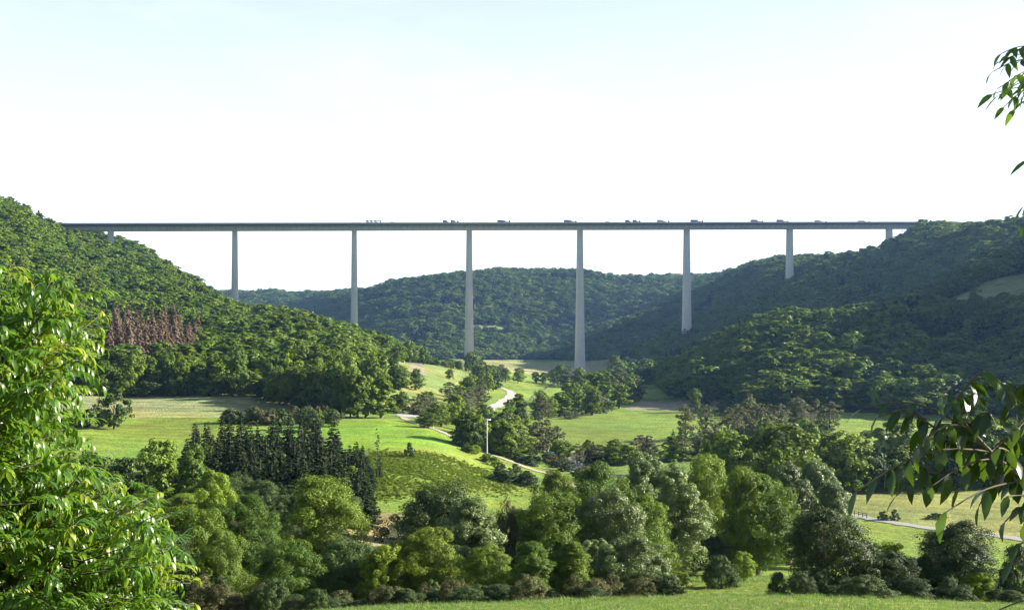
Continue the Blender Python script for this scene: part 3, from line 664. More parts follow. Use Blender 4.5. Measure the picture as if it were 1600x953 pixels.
# Bare trees and the thin lone larch
def single(name, me, px, D, label, cat='tree', rz=0, child='branches', sc=1):
    X = (px-CX)/F*D; e = empty(name, (X, D, t1(X, D)-.1), rz, (sc,)*3); link(child, me, e); return tag(e, label, cat)
single('bare_shrub', bare_mesh('branches', 5, 10, M['twig'], 5, .10, .42, .5), 1006, 350, 'leafless many stemmed shrub before the valley meadow')
for i, (px, D, h, l) in enumerate(((1220,455,15,'leafless grey tree at slope foot above light green pair'),(1125,440,12,'leafless grey tree left of the slope foot row'),(1265,450,13,'leafless grey tree right in the slope foot row'),(1175,470,13,'leafless grey tree in middle of slope foot row'),(902,332,7,'leafless thin tree on the river bank below the meadow'),(820,560,8,'bare dark little tree at left front of the valley copse'))):
    single('bare_tree', bare_mesh('branches', 40+i, h, M['twig'], 5, .11, .34, .6), px, D, l)
def larch():
    b = MB(); rr = random.Random(4); H = 13
    b.tube([(0,0,-.3),(.1,0,H*.5),(-.1,.1,H)], [.09,.06,.02], 6)
    cr = []
    for k in range(46):
        z = H*rr.uniform(.35, .98); a = rr.uniform(0, 6.28); L = rr.uniform(.4, 1.5)*(1.15-z/H)+.25
        e = Vector((math.cos(a)*L, math.sin(a)*L, z-.15*L)); b.tube([(0,0,z), e], [.025,.008], 4)
        for j in range(9): cr.append(Vector((0,0,z)).lerp(e, rr.uniform(.3, 1))+Vector((rr.gauss(0,.06), rr.gauss(0,.06), rr.gauss(0,.06))))
    r = np.random.default_rng(3); pos = np.array([tuple(c) for c in cr]); V, Q = leaves_at(pos, r.normal(size=pos.shape), np.full(len(pos), .22), r)
    D = 258; X = (590-CX)/F*D; e = empty('spindly_tree', (X, D, t1(X, D)-.1), 0, (1,1,(HY-668)*D/F*-1*0+1))
    zt = (HY-668)*D/F; e.scale = (1,1,(zt-e.location.z)/H)
    link('trunk', b.mesh('trunk', M['bark'], True), e); link('crown', mesh_np('crown', V, Q, M['spruce'], False, r.uniform(0,1,len(pos))), e)
    tag(e, 'tall spindly almost bare conifer right of the spruce stand', 'tree')
larch()
#PART3
# ------------------------------------------------------------------ the far woods: one mass each, instanced points
def proto_col(name, items):
    col = bpy.data.collections.new(name)
    for i, me_list in enumerate(items):
        o = bpy.data.objects.new(f'{name}_{i:02d}', me_list); col.objects.link(o)
    return col
def scatter(name, pts, rot, scl, idx, col, label):
    me = bpy.data.meshes.new(name); n = len(pts); me.vertices.add(n); me.vertices.foreach_set('co', np.asarray(pts, np.float32).ravel())
    a = me.attributes.new('rz', 'FLOAT', 'POINT'); a.data.foreach_set('value', np.asarray(rot, np.float32))
    a = me.attributes.new('sc', 'FLOAT_VECTOR', 'POINT'); a.data.foreach_set('vector', np.asarray(scl, np.float32).ravel())
    a = me.attributes.new('pick', 'INT', 'POINT'); a.data.foreach_set('value', np.asarray(idx, np.int32))
    o = link(name, me); ng = bpy.data.node_groups.new(name, 'GeometryNodeTree')
    ng.interface.new_socket('Geometry', in_out='INPUT', socket_type='NodeSocketGeometry'); ng.interface.new_socket('Geometry', in_out='OUTPUT', socket_type='NodeSocketGeometry')
    gi = ng.nodes.new('NodeGroupInput'); go = ng.nodes.new('NodeGroupOutput')
    ci = ng.nodes.new('GeometryNodeCollectionInfo'); ci.inputs['Collection'].default_value = col; ci.inputs['Separate Children'].default_value = True; ci.inputs['Reset Children'].default_value = True
    ip = ng.nodes.new('GeometryNodeInstanceOnPoints'); ip.inputs['Pick Instance'].default_value = True
    def att(nm, ty):
        q = ng.nodes.new('GeometryNodeInputNamedAttribute'); q.data_type = ty; q.inputs['Name'].default_value = nm; return q.outputs[0]
    cx = ng.nodes.new('ShaderNodeCombineXYZ'); ng.links.new(att('rz', 'FLOAT'), cx.inputs['Z'])
    L = ng.links.new
    L(gi.outputs[0], ip.inputs['Points']); L(ci.outputs[0], ip.inputs['Instance']); L(att('pick', 'INT'), ip.inputs['Instance Index'])
    L(cx.outputs[0], ip.inputs['Rotation']); L(att('sc', 'FLOAT_VECTOR'), ip.inputs['Scale']); L(ip.outputs[0], go.inputs[0])
    md = o.modifiers.new('scatter', 'NODES'); md.node_group = ng
    return tag(o, label, None, None, 'stuff')
def joined(tm, cm, name):                  # crown + trunk as one mesh for the mass
    va = np.empty(len(cm.vertices)*3, np.float32); cm.vertices.foreach_get('co', va); va = va.reshape(-1, 3)
    q = np.arange(len(va)).reshape(-1, 4); at = np.empty(len(q), np.float32); cm.attributes['v'].data.foreach_get('value', at)
    H = va[:, 2].max(); b = MB(); b.tube([(0,0,-2),(0,0,H*.7)], [.28,.12], 5, False)
    tv = np.array(b.v); tq = np.array(b.q)+len(va)
    me = mesh_np(name, np.concatenate([va, tv]), np.concatenate([q, tq]), cm.materials[0], False, np.concatenate([at, np.full(len(tq), .2)]))
    me.materials.append(M['bark']); mi = np.zeros(len(q)+len(tq), np.int32); mi[len(q):] = 1; me.polygons.foreach_set('material_index', mi); return me
items = [joined(t, c, 'far_tree') for t, c in PROTO['round']['lod']['far']]+[joined(t, c, 'far_tree') for t, c in PROTO['tall']['lod']['far']]
nb = len(items); items += [joined(t, c, 'far_spruce') for t, c in PROTO['spruce']['lod']['far'][:2]]
WOOD = proto_col('wood_tree', items)
tx = np.array([[a, b, c] for a, b, c in TREES])
def wood(name, label, pxr, dr, step, hr, seed):
    r = np.random.default_rng(seed); P_ = []
    xs = np.arange((pxr[0]-CX)/F*dr[1] if pxr[0] < CX else (pxr[0]-CX)/F*dr[0], (pxr[1]-CX)/F*dr[1] if pxr[1] > CX else (pxr[1]-CX)/F*dr[0], step)
    ys = np.arange(dr[0], dr[1], step)
    X, Y = np.meshgrid(xs, ys); X = X+r.uniform(-.46, .46, X.shape)*step; Y = Y+r.uniform(-.46, .46, Y.shape)*step
    X = X.ravel(); Y = Y.ravel(); px = CX+F*X/Y
    k = (px > pxr[0]) & (px < pxr[1]) & (Y > dr[0]) & (Y < dr[1]); X, Y = X[k], Y[k]
    Z = T(X, Y); k = is_forest(X, Y, Z) & (r.uniform(0, 1, len(X)) > .05*(Y > 1000)); X, Y, Z = X[k], Y[k], Z[k]
    # keep clear of the trees that stand as objects, of the bridge piers and of the roadway
    near = np.zeros(len(X), bool)
    for a, b, w in tx: near |= (X-a)**2+(Y-b)**2 < (w*.75)**2
    t = (X+461)/136.3; Yb = 1250+24.7*t; zt = 127+2.94*t
    on = (np.abs(Y-Yb) < 21) & (t > -.55) & (t < 7.55); near |= on & (Z+13 > zt-8) 
    near |= (np.abs((t-np.round(t))*136.3) < 8) & (Y-Yb < 10) & (Y-Yb > -13)
    X, Y, Z = X[~near], Y[~near], Z[~near]; n = len(X)
    dens = fbm(X/90, Y/90, 71, 3)
    conif = (fbm(X/70, Y/70, 91, 3) > .17) & (r.uniform(0, 1, n) < .8)
    pb = np.where(CX+F*X/Y > 1130, .06, 0); conif |= r.uniform(0, 1, n) < pb
    idx = np.where(conif, nb+r.integers(0, 2, n), r.integers(0, nb, n))
    H = r.uniform(hr[0], hr[1], n)*(1+.5*dens); W = step*r.uniform(.85, 1.45, n)*(1+.3*dens)
    W = np.where(idx >= nb, W*.6, W)
    # small trees at wood edges
    sz = np.where(idx >= nb, H*1.2/13, H/11.0); sx = np.where(idx >= nb, W*1.15/2.5, W/np.where(idx < 4, 4.5, 2.9*1.35)*1.12)
    scl = np.stack([sx, sx, sz], 1)
    print(name, n)
    return scatter(name, np.stack([X, Y, Z-.4], 1), r.uniform(0, 6.28, n), scl, idx, WOOD, label)
wood('hillside_wood', 'dense sunlit broadleaf wood covering the left valley slope', (-420, 720), (486, 1500), 9.4, (9, 17), 1)
wood('hillside_wood', 'dark shaded broadleaf wood covering the right valley slope', (960, 2150), (520, 1500), 9.4, (9, 18), 2)
wood('distant_wood', 'hazy blue green wood on the far hill behind the tall piers', (430, 2000), (1500, 2720), 12, (8, 17), 3)
wood('distant_wood', 'faint bluish wooded ridge at far left under the viaduct', (330, 640), (2720, 3700), 14, (11, 18), 4)
# ground cover: scrub on the bank, long grass on the near field
def bush_protos(name, mat, R, n, ls, seeds):
    out = []
    for s in seeds: m, c, L = crown_mesh(name, 900+s, 'shrub', R, R*1.1, 0, 5, 5, n, ls, mat); out.append(m)
    return out
SCR = proto_col('scrub', bush_protos('scrub', M['leaf_bright'], .7, 12, .20, (1,2))+bush_protos('scrub', M['leaf_bright'], .7, 12, .20, (3,)))
def in_zone_scatter(name, pg, n, sz, label, col, k, seed, zs=1, soft=0):
    r = np.random.default_rng(seed); xs = [p[0] for p in pg]; ys = [p[1] for p in pg]
    X = r.uniform(min(xs)-8, max(xs)+8, n); Y = r.uniform(min(ys)-8, max(ys)+8, n); m = inpoly(X+r.normal(0, soft, n), Y+r.normal(0, soft, n), pg) & ((soft == 0) | (fbm(X/7, Y/7, 44, 3) > -.42+.35*r.uniform(0, 1, n))); X, Y = X[m], Y[m]
    Z = T(X, Y); s = r.uniform(sz[0], sz[1], len(X))*(1+.9*fbm(X/6, Y/6, seed, 3)); scl = np.stack([s, s, s*zs*r.uniform(.7, 1.2, len(X))], 1)
    print(name, len(X)); return scatter(name, np.stack([X, Y, Z-.03], 1), r.uniform(0, 6.28, len(X)), scl, r.integers(0, k, len(X)), col, label)
in_zone_scatter('scrub', ZONES[4][1], 15000, (.25, .95), 'tangled yellow green scrub over the bank below the bright field', SCR, 3, 5, .55, 2.5)
def tuft(seed, mat, n=22, h=.30, sp=.22):
    r = np.random.default_rng(seed); V = []; Q = []
    for i in range(n):
        x, y = r.normal(0, sp, 2); a = r.uniform(0, 6.28); hh = h*r.uniform(.5, 1.2); lx, ly = math.cos(a)*hh*.45, math.sin(a)*hh*.45; w = .013; wx, wy = -math.sin(a)*w, math.cos(a)*w
        b = len(V); V += [(x-wx, y-wy, 0), (x+wx, y+wy, 0), (x+wx*.7+lx*.4, y+wy*.7+ly*.4, hh*.6), (x-wx*.7+lx*.4, y-wy*.7+ly*.4, hh*.6), (x+lx, y+ly, hh)]
        Q.append([b, b+1, b+2, b+3])
        V.append((x+lx*1.02, y+ly*1.02, hh)); Q.append([b+3, b+2, b+4, b+5])
    return mesh_np('grass_tuft', np.array(V), np.array(Q), mat, False, r.uniform(0, 1, len(Q)))
M['grass'] = leaf_mat('grass_blades', (.075,.15,.022), (.11,.18,.032), (.17,.28,.03), .35, .6, .25)
M['straw'] = leaf_mat('dry_grass', (.20,.19,.09), (.26,.22,.12), (.25,.22,.1), .3, .7, .2)
GR = proto_col('grass', [tuft(1, M['grass']), tuft(2, M['grass'], 26, .36), tuft(3, M['grass'], 18, .26), tuft(4, M['straw'], 5, .40)])
in_zone_scatter('grass', [(-40,50),(36,50),(44,80),(-40,80)], 42000, (.35, .85), 'fresh green grass of the field at the bottom edge', GR, 4, 6)
in_zone_scatter('grass', [(12,80),(62,80),(78,150),(10,150)], 14000, (.6, 1.4), 'long sunlit grass in the gap between tree clumps', GR, 4, 8)

# ------------------------------------------------------------------ the viaduct
def cmat(name, col, var=.28, streak=True):
    m, nt, out = new_mat(name); g = nt.nodes.new('ShaderNodeTexCoord')
    mp = nt.nodes.new('ShaderNodeMapping'); mp.inputs['Scale'].default_value = (.9, .9, .04); nt.links.new(g.outputs['Object'], mp.inputs['Vector'])
    n1 = noise(nt, 1.0, 5, .7, mp.outputs[0]); n2 = noise(nt, .08, 3, .5, g.outputs['Object'])
    c = mixc(nt, c4([x*(1-var) for x in col]), c4([x*(1+var) for x in col]), n1.outputs['Fac'])
    c = mixc(nt, c, c4([x*.8 for x in col]), rng_map(nt, n2.outputs['Fac'], .45, .7, 0, .5))
    p = N(nt, 'ShaderNodeBsdfPrincipled', Roughness=.85); nt.links.new(c, p.inputs['Base Color']); nt.links.new(p.outputs[0], out.inputs['Surface']); return m
M['concrete'] = cmat('weathered_concrete', (.42,.42,.42)); M['concrete2'] = cmat('deck_concrete', (.15,.165,.19)); M['joint'] = plain('lift_joint_line', (.28,.28,.28))  # lift joints are a darker grey than the pier concrete
M['steel'] = plain('galvanised_steel', (.35,.37,.38), .5, .1, 2, .6)
U = Vector((136.3, 24.7, 2.94)); ang = math.atan2(24.7, 136.3); UL = math.hypot(136.3, 24.7); SL = 2.94/UL
def bridge_pt(i): return Vector((-461+136.3*i, 1250+24.7*i, 132.4+2.94*(i+.45)))      # road surface on the centre line
root = empty('viaduct', bridge_pt(0), ang); tag(root, 'very tall motorway viaduct on slender tapering concrete piers', 'bridge')
S0, S1 = -.68*UL, 7.75*UL                       # local x along the bridge; local y across; z above road
def along(mb, sec, s0=S0, s1=S1, nseg=60):      # section polygon (y,z) swept along local x
    n = len(sec); b = len(mb.v)
    for k in range(nseg+1):
        s = s0+(s1-s0)*k/nseg
        mb.v += [(s, y, z+s*SL) for y, z in sec]
    for k in range(nseg):
        for j in range(n): mb.q.append([b+k*n+j, b+k*n+(j+1) % n, b+(k+1)*n+(j+1) % n, b+(k+1)*n+j])
    for k in (0, nseg):
        for j in range(1, n-1): mb.t.append([b+k*n, b+k*n+j, b+k*n+j+1])
b = MB(); along(b, [(-15.4,.05),(15.4,.05),(15.4,-.55),(14.6,-.62),(4.6,-.95),(-4.6,-.95),(-14.6,-.62),(-15.4,-.55)]); link('deck_slab', b.mesh('deck_slab', M['concrete2']), root)
b = MB(); along(b, [(-4.5,-.96),(4.5,-.96),(4.3,-6.9),(-4.3,-6.9)]); link('box_girder', b.mesh('box_girder', M['concrete']), root)
b = MB(); n = 152
for k in range(n):
    s = S0+(S1-S0)*(k+.5)/n
    for sg in (-1, 1):
        z = s*SL; b.tube([(s, sg*4.35, z-6.2), (s, sg*13.6, z-.72)], .19, 4)
o = link('strut', b.mesh('strut', M['concrete2']), root); o['kind'] = 'stuff'
b = MB(); along(b, [(-15.1,.055),(15.1,.055),(15.1,.09),(-15.1,.09)]); link('carriageway', b.mesh('carriageway', plain('motorway_asphalt', (.06,.06,.06))), root)
for sg in (-1, 1):
    b = MB(); along(b, [(sg*15.38,.1),(sg*15.12,.1),(sg*15.16,1.0),(sg*15.34,1.0)]); link('parapet', b.mesh('parapet', M['concrete2']), root)
    b = MB(); along(b, [(sg*15.3,1.25),(sg*15.2,1.25),(sg*15.2,1.33),(sg*15.3,1.33)])
    for k in range(380):
        s = S0+(S1-S0)*(k+.5)/380; b.box((s, sg*15.25, s*SL+1.12), (.1,.08,.28))
    link('handrail', b.mesh('handrail', M['steel']), root)
b = MB(); along(b, [(-.25,.1),(.25,.1),(.12,.95),(-.12,.95)]); link('median_barrier', b.mesh('median_barrier', M['concrete2']), root)
for i in range(8):
    s = i*UL; c = bridge_pt(i); zt = -6.9+s*SL; zb = t1(c.x, c.y)-c.z+s*SL-2.5; H = zt-zb; b = MB(); rings = 14
    for k in range(rings+1):
        f = k/rings; z = zt-H*f; d = (zt-z)/178
        hx = (5.6+3.4*d+1.6*d*d)/2; hy = (8.4+6.4*d)/2; ch = .25
        b.v += [(s-hx+ch,-hy,z),(s+hx-ch,-hy,z),(s+hx,-hy+ch,z),(s+hx,hy-ch,z),(s+hx-ch,hy,z),(s-hx+ch,hy,z),(s-hx,hy-ch,z),(s-hx,-hy+ch,z)]
    for k in range(rings):
        for j in range(8): b.q.append([k*8+j, k*8+(j+1) % 8, (k+1)*8+(j+1) % 8, (k+1)*8+j])
    for f_, dz in ((0,0),):
        for j in range(1, 7): b.t.append([0, j, j+1])
    pr = link('pier', b.mesh('pier', M['concrete']), root)
    b = MB()                                # climbing-form lift lines, slightly proud
    nl = int(H/7)
    for k in range(1, nl):
        z = zt-H*k/nl; d = (zt-z)/178; b.box((s, 0, z), (5.6+3.4*d+1.6*d*d+.05, 8.4+6.4*d+.05, .12))
    if b.v: link('lift_joint', b.mesh('lift_joint', M['joint']), pr)['kind'] = 'stuff'
for sgn, sx in ((-1, S0-2), (1, S1+2)):
    b = MB(); b.box((sx-sgn*3, 0, sx*SL-7.5), (14, 30, 14)); link('abutment', b.mesh('abutment', M['concrete2']), root)

# ------------------------------------------------------------------ traffic
M['tyre'] = plain('tyre', (.02,.02,.02), .9); M['glass'] = plain('dark_window_glass', (.03,.04,.05), .1, .1)
def paint(nm, c, r=.4): return plain(nm, c, r, .05, 1)
PA = dict(white=paint('white_paint', (.40,.42,.45)), grey=paint('grey_paint', (.14,.16,.19)), blue=paint('blue_grey_paint', (.07,.11,.19)), dark=paint('dark_paint', (.05,.055,.07)), red=paint('dull_red_paint', (.25,.07,.06)), silver=paint('silver_paint', (.22,.24,.27)))
def veh_root(name, px_a, label, lane, cat, group=None):
    # bearing -> position along the bridge
    a = (px_a-CX)/F; i = (461+a*1250)/(136.3-a*24.7); p = bridge_pt(i)
    off = Vector((math.sin(ang), -math.cos(ang), 0))*lane
    e = empty(name, p+off+Vector((0,0,.1)), ang); e.rotation_euler = (0, -math.atan(SL), ang); return tag(e, label, cat, group)
def wheels(parent, xs, w=1.15, r=.5):
    for x in xs:
        for sg in (-1, 1):
            b = MB(); b.tube([(x, sg*w-.15, r), (x, sg*w+.15, r)], r, 12); b.tube([(x, sg*w+.15, r), (x, sg*w-.15, r)], r*.98, 12)
            link('wheel', b.mesh('wheel', M['tyre']), parent)
def prism_y(poly, hw, nm, mat, par):
    b = MB(); b.prism(poly, -hw, hw); return link(nm, b.mesh(nm, mat), par)
def cab(par, x, c, d=1):
    prism_y([(x,.7),(x+d*2.2,.7),(x+d*2.25,2.0),(x+d*2.0,3.3),(x+d*1.4,3.75),(x,3.8)], 1.22, 'cab', c, par)
    b = MB(); b.box((x+d*2.16, 0, 2.45), (.12, 2.1, .9)); link('windscreen', b.mesh('windscreen', M['glass']), par)
    for sg in (-1, 1):
        b = MB(); b.box((x+d*1.35, sg*1.225, 2.4), (.9, .03, .75)); link('side_window', b.mesh('side_window', M['glass']), par)
def semi(px_a, label, c, cc, lane=11.6, h=3.95, d=1, L=13.6):
    e = veh_root('lorry', px_a, label, lane, 'lorry', 'lorries crossing the viaduct')
    b = MB(); b.box((-d*1.2, 0, (1.2+h)/2), (L, 2.5, h-1.2)); b.box((-d*1.2, 0, 1.05), (L-.3, 1.1, .25)); link('trailer_box', b.mesh('trailer_box', c), e)
    cab(e, d*(L/2-.9), cc, d); b = MB(); b.box((d*(L/2-1.4), 0, .85), (4.6, .9, .3)); link('chassis', b.mesh('chassis', PA['dark']), e)
    wheels(e, [-d*(L/2-1.6), -d*(L/2-2.9), -d*(L/2-4.2), d*(L/2-2.6), d*(L/2+.5)])
def road_train(px_a, label, c, cc, lane=11.6):
    e = veh_root('lorry', px_a, label, lane, 'lorry', 'lorries crossing the viaduct')
    for x0 in (-5.3, 4.2):
        b = MB(); b.box((x0, 0, 2.5), (7.4, 2.5, 2.8)); link('cargo_box', b.mesh('cargo_box', c), e)
    b = MB(); b.box((0, 0, .85), (17, .9, .3)); link('chassis', b.mesh('chassis', PA['dark']), e)
    cab(e, 8.1, cc); wheels(e, [-7, -5.6, 1.6, 3.0, 9])
def carshape(par, ox, oz, c, nm='body', L=4.4, h=1.45, pitch=0):
    k = h/1.45; s = L/4.4
    prism_y([(ox-2.2*s,oz+.35),(ox+2.2*s,oz+.35),(ox+2.2*s,oz+.75*k),(ox+1.1*s,oz+.95*k),(ox+.5*s,oz+1.42*k),(ox-1.2*s,oz+1.45*k),(ox-2.1*s,oz+.95*k)], .88, nm, c, par)
    for sg in (-1, 1):
        b = MB(); b.prism([(ox+.95*s,oz+.97*k),(ox+.45*s,oz+1.33*k),(ox-1.1*s,oz+1.36*k),(ox-1.75*s,oz+.97*k)], sg*.885, sg*.895); link('side_window', b.mesh('side_window', M['glass']), par)
def car(px_a, label, c, lane=11.6, van=False):
    e = veh_root('van' if van else 'car', px_a, label, lane, 'van' if van else 'car')
    if van:
        prism_y([(-2.8,.4),(2.7,.4),(2.75,1.2),(2.0,1.45),(1.3,2.35),(-2.8,2.45)], .98, 'body', c, e)
        for sg in (-1, 1):
            b = MB(); b.box((1.2, sg*.99, 1.75), (1.0,.03,.55)); link('side_window', b.mesh('side_window', M['glass']), e)
    else: carshape(e, 0, 0, c)
    wheels(e, [-1.5, 1.5], .78, .33)
def transporter(px_a):
    e = veh_root('car_transporter', px_a, 'car transporter lorry stacked with cars just right of the third pier', 11.6, 'lorry')
    b = MB(); b.box((-1, 0, .8), (17, 2.2, .2)); b.box((-1, -1.15, 2.65), (17, .12, .15)); b.box((-1, 1.15, 2.65), (17, .12, .15))
    for x in (-9, -4.5, 0, 4.5, 7): b.box((x, -1.15, 1.7), (.12,.12,1.9)); b.box((x, 1.15, 1.7), (.12,.12,1.9))
    link('frame', b.mesh('frame', M['steel']), e); cab(e, 7.6, PA['white'])
    for k, (x, z) in enumerate(((-7.2,2.5),(-2.6,2.6),(2.2,2.5),(6.2,2.75),(-6.8,.7),(-2,.7),(2.8,.7))):
        carshape(e, x, z, PA[('dark','silver','blue','grey')[k % 4]], 'loaded_car', 4.1, 1.5)
    wheels(e, [-6, -4.7, 4.5, 8.8])
car(551, 'low grey car on the viaduct above the third pier', PA['grey']); car(560, 'small dark car right behind the car transporter', PA['dark'])
transporter(583)
car(602, 'small silver car just ahead of the car transporter', PA['silver'], 8); car(613, 'pale van ahead of the car transporter', PA['silver'], 8, True)
car(681, 'dark car left of the two box lorry', PA['dark'], 8)
road_train(702, 'two box lorry with trailer left of the fourth pier', PA['silver'], PA['grey'])
semi(785, 'grey lorry right of the fourth pier', PA['grey'], PA['blue'])
car(866, 'low grey car left of the fifth pier behind the lorry', PA['grey'], 8); semi(888, 'grey lorry just left of the fifth pier', PA['grey'], PA['grey'])
car(947, 'van right of the fifth pier behind a two box lorry', PA['grey'], 8, True)
road_train(984, 'two box lorry with trailer right of the fifth pier', PA['grey'], PA['blue'])
semi(1032, 'pale silvery lorry between the fifth and sixth piers', PA['white'], PA['white'])
semi(1084, 'dark blue grey lorry just right of the sixth pier', PA['blue'], PA['dark'])
semi(1177, 'blue grey lorry halfway between the sixth and seventh piers', PA['grey'], PA['blue'])
semi(1217, 'grey lorry with sloping cab left of the seventh pier', PA['grey'], PA['white'])
semi(1278, 'pale low lorry right of the seventh pier', PA['white'], PA['grey'], 8, 3.7)
semi(1345, 'flat low lorry nearest the right end of the viaduct', PA['dark'], PA['grey'], 8, 2.9)

# ------------------------------------------------------------------ small things in the valley
def utility_pole():
    D = 333; X = (761-CX)/F*D; z = t1(X, D); H = (HY-654)*D/F-z; e = empty('utility_pole', (X, D, z), .3)
    b = MB(); b.tube([(0,0,-.4),(0,0,H*.5),(0,0,H)], [.17,.14,.11], 8); link('pole', b.mesh('pole', plain('pale_pole', (.45,.44,.42), .7, .1)), e)
    b = MB(); b.box((0,0,H-.35), (2.4,.14,.16)); a = link('crossarm', b.mesh('crossarm', M['steel']), e)
    for x in (-1.1,-.4,.4,1.1):
        b = MB(); b.tube([(x,0,H-.27),(x,0,H+.05)], [.07,.05], 6); link('insulator', b.mesh('insulator', plain('insulator', (.3,.2,.14), .3)), a)
    b = MB(); b.box((.4,-.3,.35), (.5,.4,.7)); link('base_box', b.mesh('base_box', PA['white']), e)
    tag(e, 'tall pale utility pole with crossarm beside the dirt track', 'pole')
utility_pole()
def small_pole(px, D, yt, nm, lab, mat, head=True):
    X = (px-CX)/F*D; z = t1(X, D); H = (HY-yt)*D/F-z; e = empty(nm, (X, D, z))
    b = MB(); b.tube([(0,0,-.3),(0,0,H)], [.17,.11], 6); link('pole', b.mesh('pole', mat), e)
    if head: b = MB(); b.box((0,0,H-.3), (1.5,.1,.12)); b.box((0,0,H-1.0),(1.0,.1,.1)); link('crossarm', b.mesh('crossarm', M['steel']), e)
    tag(e, lab, 'pole')
small_pole(632, 500, 612, 'utility_pole', 'thin brown pole standing in the mid valley field', M['bark'], False)
small_pole(1481, 282, 742, 'utility_pole', 'thin pale pole behind the hanging leaves at the right meadow', plain('weathered_wood', (.4,.38,.34)))
def mast():
    D = 2560; X = (989-CX)/F*D; z = t1(X, D); H = (HY-398)*D/F-z; e = empty('radio_mast', (X, D, z)); b = MB()
    b.tube([(0,0,0),(0,0,H)], [.8,.25], 5); link('mast', b.mesh('mast', M['steel']), e)
    b = MB(); b.box((0,0,H*.8), (2.2,2.2,.5)); b.box((0,0,H*.9),(1.6,1.6,.4)); link('antenna', b.mesh('antenna', M['steel']), e); tag(e, 'thin faint radio mast on the far wooded ridge', 'mast')
mast()
for i, (px, py, lab) in enumerate(((664, 667, 'white marker post at the upper end of the dirt track'), (677, 670, 'second white marker post below the first on the dirt track'))):
    p = hit(px, py, 300, 460); e = empty('marker_post', p); b = MB(); b.box((0,0,.45), (.28,.28,1.0)); link('post', b.mesh('post', PA['white']), e)
    b = MB(); b.box((0,0,.99), (.3,.3,.1)); link('cap', b.mesh('cap', PA['dark']), e); tag(e, lab, 'post')
e = empty('wooden_fence', hit(1322, 803, 200, 270)); b0 = e.location
for k in range(7):
    p = hit(1322+k*6.5, 803+k*1.6, 200, 270)-b0; b = MB(); b.box((p.x, p.y+2.8, p.z+.5), (.14,.14,1.2)); link('post', b.mesh('post', M['bark']), e)
for zz in (.55, .95):
    b = MB(); q = [hit(1322+k*6.5, 803+k*1.6, 200, 270)-b0+Vector((0,2.8,zz)) for k in range(7)]; b.tube(q, .06, 5); link('rail', b.mesh('rail', M['bark']), e)
tag(e, 'low dark wooden rail fence at the left end of the asphalt road', 'fence')
p = hit(943, 571, 1400, 2000); e = empty('van', p, .4)
prism_y([(-2.8,.4),(2.7,.4),(2.75,1.2),(2.0,1.5),(1.3,2.5),(-2.8,2.6)], 1.0, 'body', PA['white'], e); wheels(e, [-1.7, 1.7], .85, .36)
b = MB(); b.box((1.2,-1.01,1.9),(1,.03,.6)); link('side_window', b.mesh('side_window', M['glass']), e)
tag(e, 'small white van on the far meadow right of the fifth pier', 'van')

# ------------------------------------------------------------------ near foliage
def leaflet_geo(L, W, bend, fold):
    """one drooping pointed leaflet along +X, three spans folded at the midrib"""
    xs = [0, .18, .45, .75, 1.0]; ws = [.12, .8, 1.0, .6, .02]; V = []; Q = []
    a = 0; x = z = 0; px_ = 0
    for i, (s, w) in enumerate(zip(xs, ws)):
        if i:
            a = -bend*s; x += (s-px_)*L*math.cos(a); z += (s-px_)*L*math.sin(a); px_ = s
        V += [(x, -w*W/2, z+fold*w*W*.3), (x, 0, z), (x, w*W/2, z+fold*w*W*.3)]
        if i: b = (i-1)*3; Q += [[b, b+3, b+4, b+1], [b+1, b+4, b+5, b+2]]
    return np.array(V), np.array(Q)
def place(V, origin, d, side, roll=0):
    d = Vector(d).normalized(); u = Vector((0,0,1)); s = d.cross(u)
    if s.length < .05: s = Vector((1,0,0))
    s.normalize(); n = s.cross(d); 
    if roll: q = Matrix.Rotation(roll, 3, d); s = q @ s; n = q @ n
    Mx = np.array([d, s, n]); return V @ Mx+np.array(origin)
def compound(seed, nleaf=9, RL=.25, LL=.095, LW=.034, arch=.7, hang=.8):
    rr = random.Random(seed); Vs = []; Qs = []; b = 0; pts = []
    x = z = 0; a = .25
    for k in range(9): pts.append(Vector((x, 0, z))); x += RL/8*math.cos(a); z += RL/8*math.sin(a); a -= arch/8*1.4
    t = MB(); t.tube(pts, [.0028-.0002*k for k in range(9)], 3, False); V = np.array(t.v); Vs.append(V); Qs.append(np.array(t.q)); b = len(V)
    ax = [(2+6*(j//2)/((nleaf-1)//2), 1 if j % 2 else -1) for j in range(nleaf-1)]+[(8, 0)]
    for s, sg in ax:
        i = min(8, int(s)); p = pts[i]; f = (pts[i]-pts[max(0, i-1)]).normalized()
        L = LL*rr.uniform(.8, 1.15)*(1 if s > 3 else .8); W = LW*rr.uniform(.85, 1.1)
        dv = f if sg == 0 else Vector((f.x*.75, sg*.9, f.z-.1-rr.uniform(0, .35)*hang))
        v, q = leaflet_geo(L, W, hang*rr.uniform(.6, 1.3), .5); v = place(v, p, dv, 0, rr.uniform(-.35, .35)); Vs.append(v); Qs.append(q+b); b += len(v)
    return np.concatenate(Vs), np.concatenate(Qs)
TEMPL = [compound(s, n, L, LL, (.027+.006*(s % 2)), ar, hg) for s, (n, L, LL, ar, hg) in enumerate(((9,.25,.095,.8,.9),(9,.22,.088,.4,.6),(11,.28,.092,1.0,1.1),(7,.2,.098,.7,.8),(9,.24,.085,.2,.5),(9,.26,.10,1.3,1.3)))]
mN, nt, out = new_mat('glossy_compound_leaves')
at = nt.nodes.new('ShaderNodeAttribute'); at.attribute_name = 'v'
cr = nt.nodes.new('ShaderNodeValToRGB'); nt.links.new(at.outputs['Fac'], cr.inputs[0]); cr.color_ramp.elements[0].color = (.022,.065,.010,1); cr.color_ramp.elements[1].color = (.24,.26,.02,1)
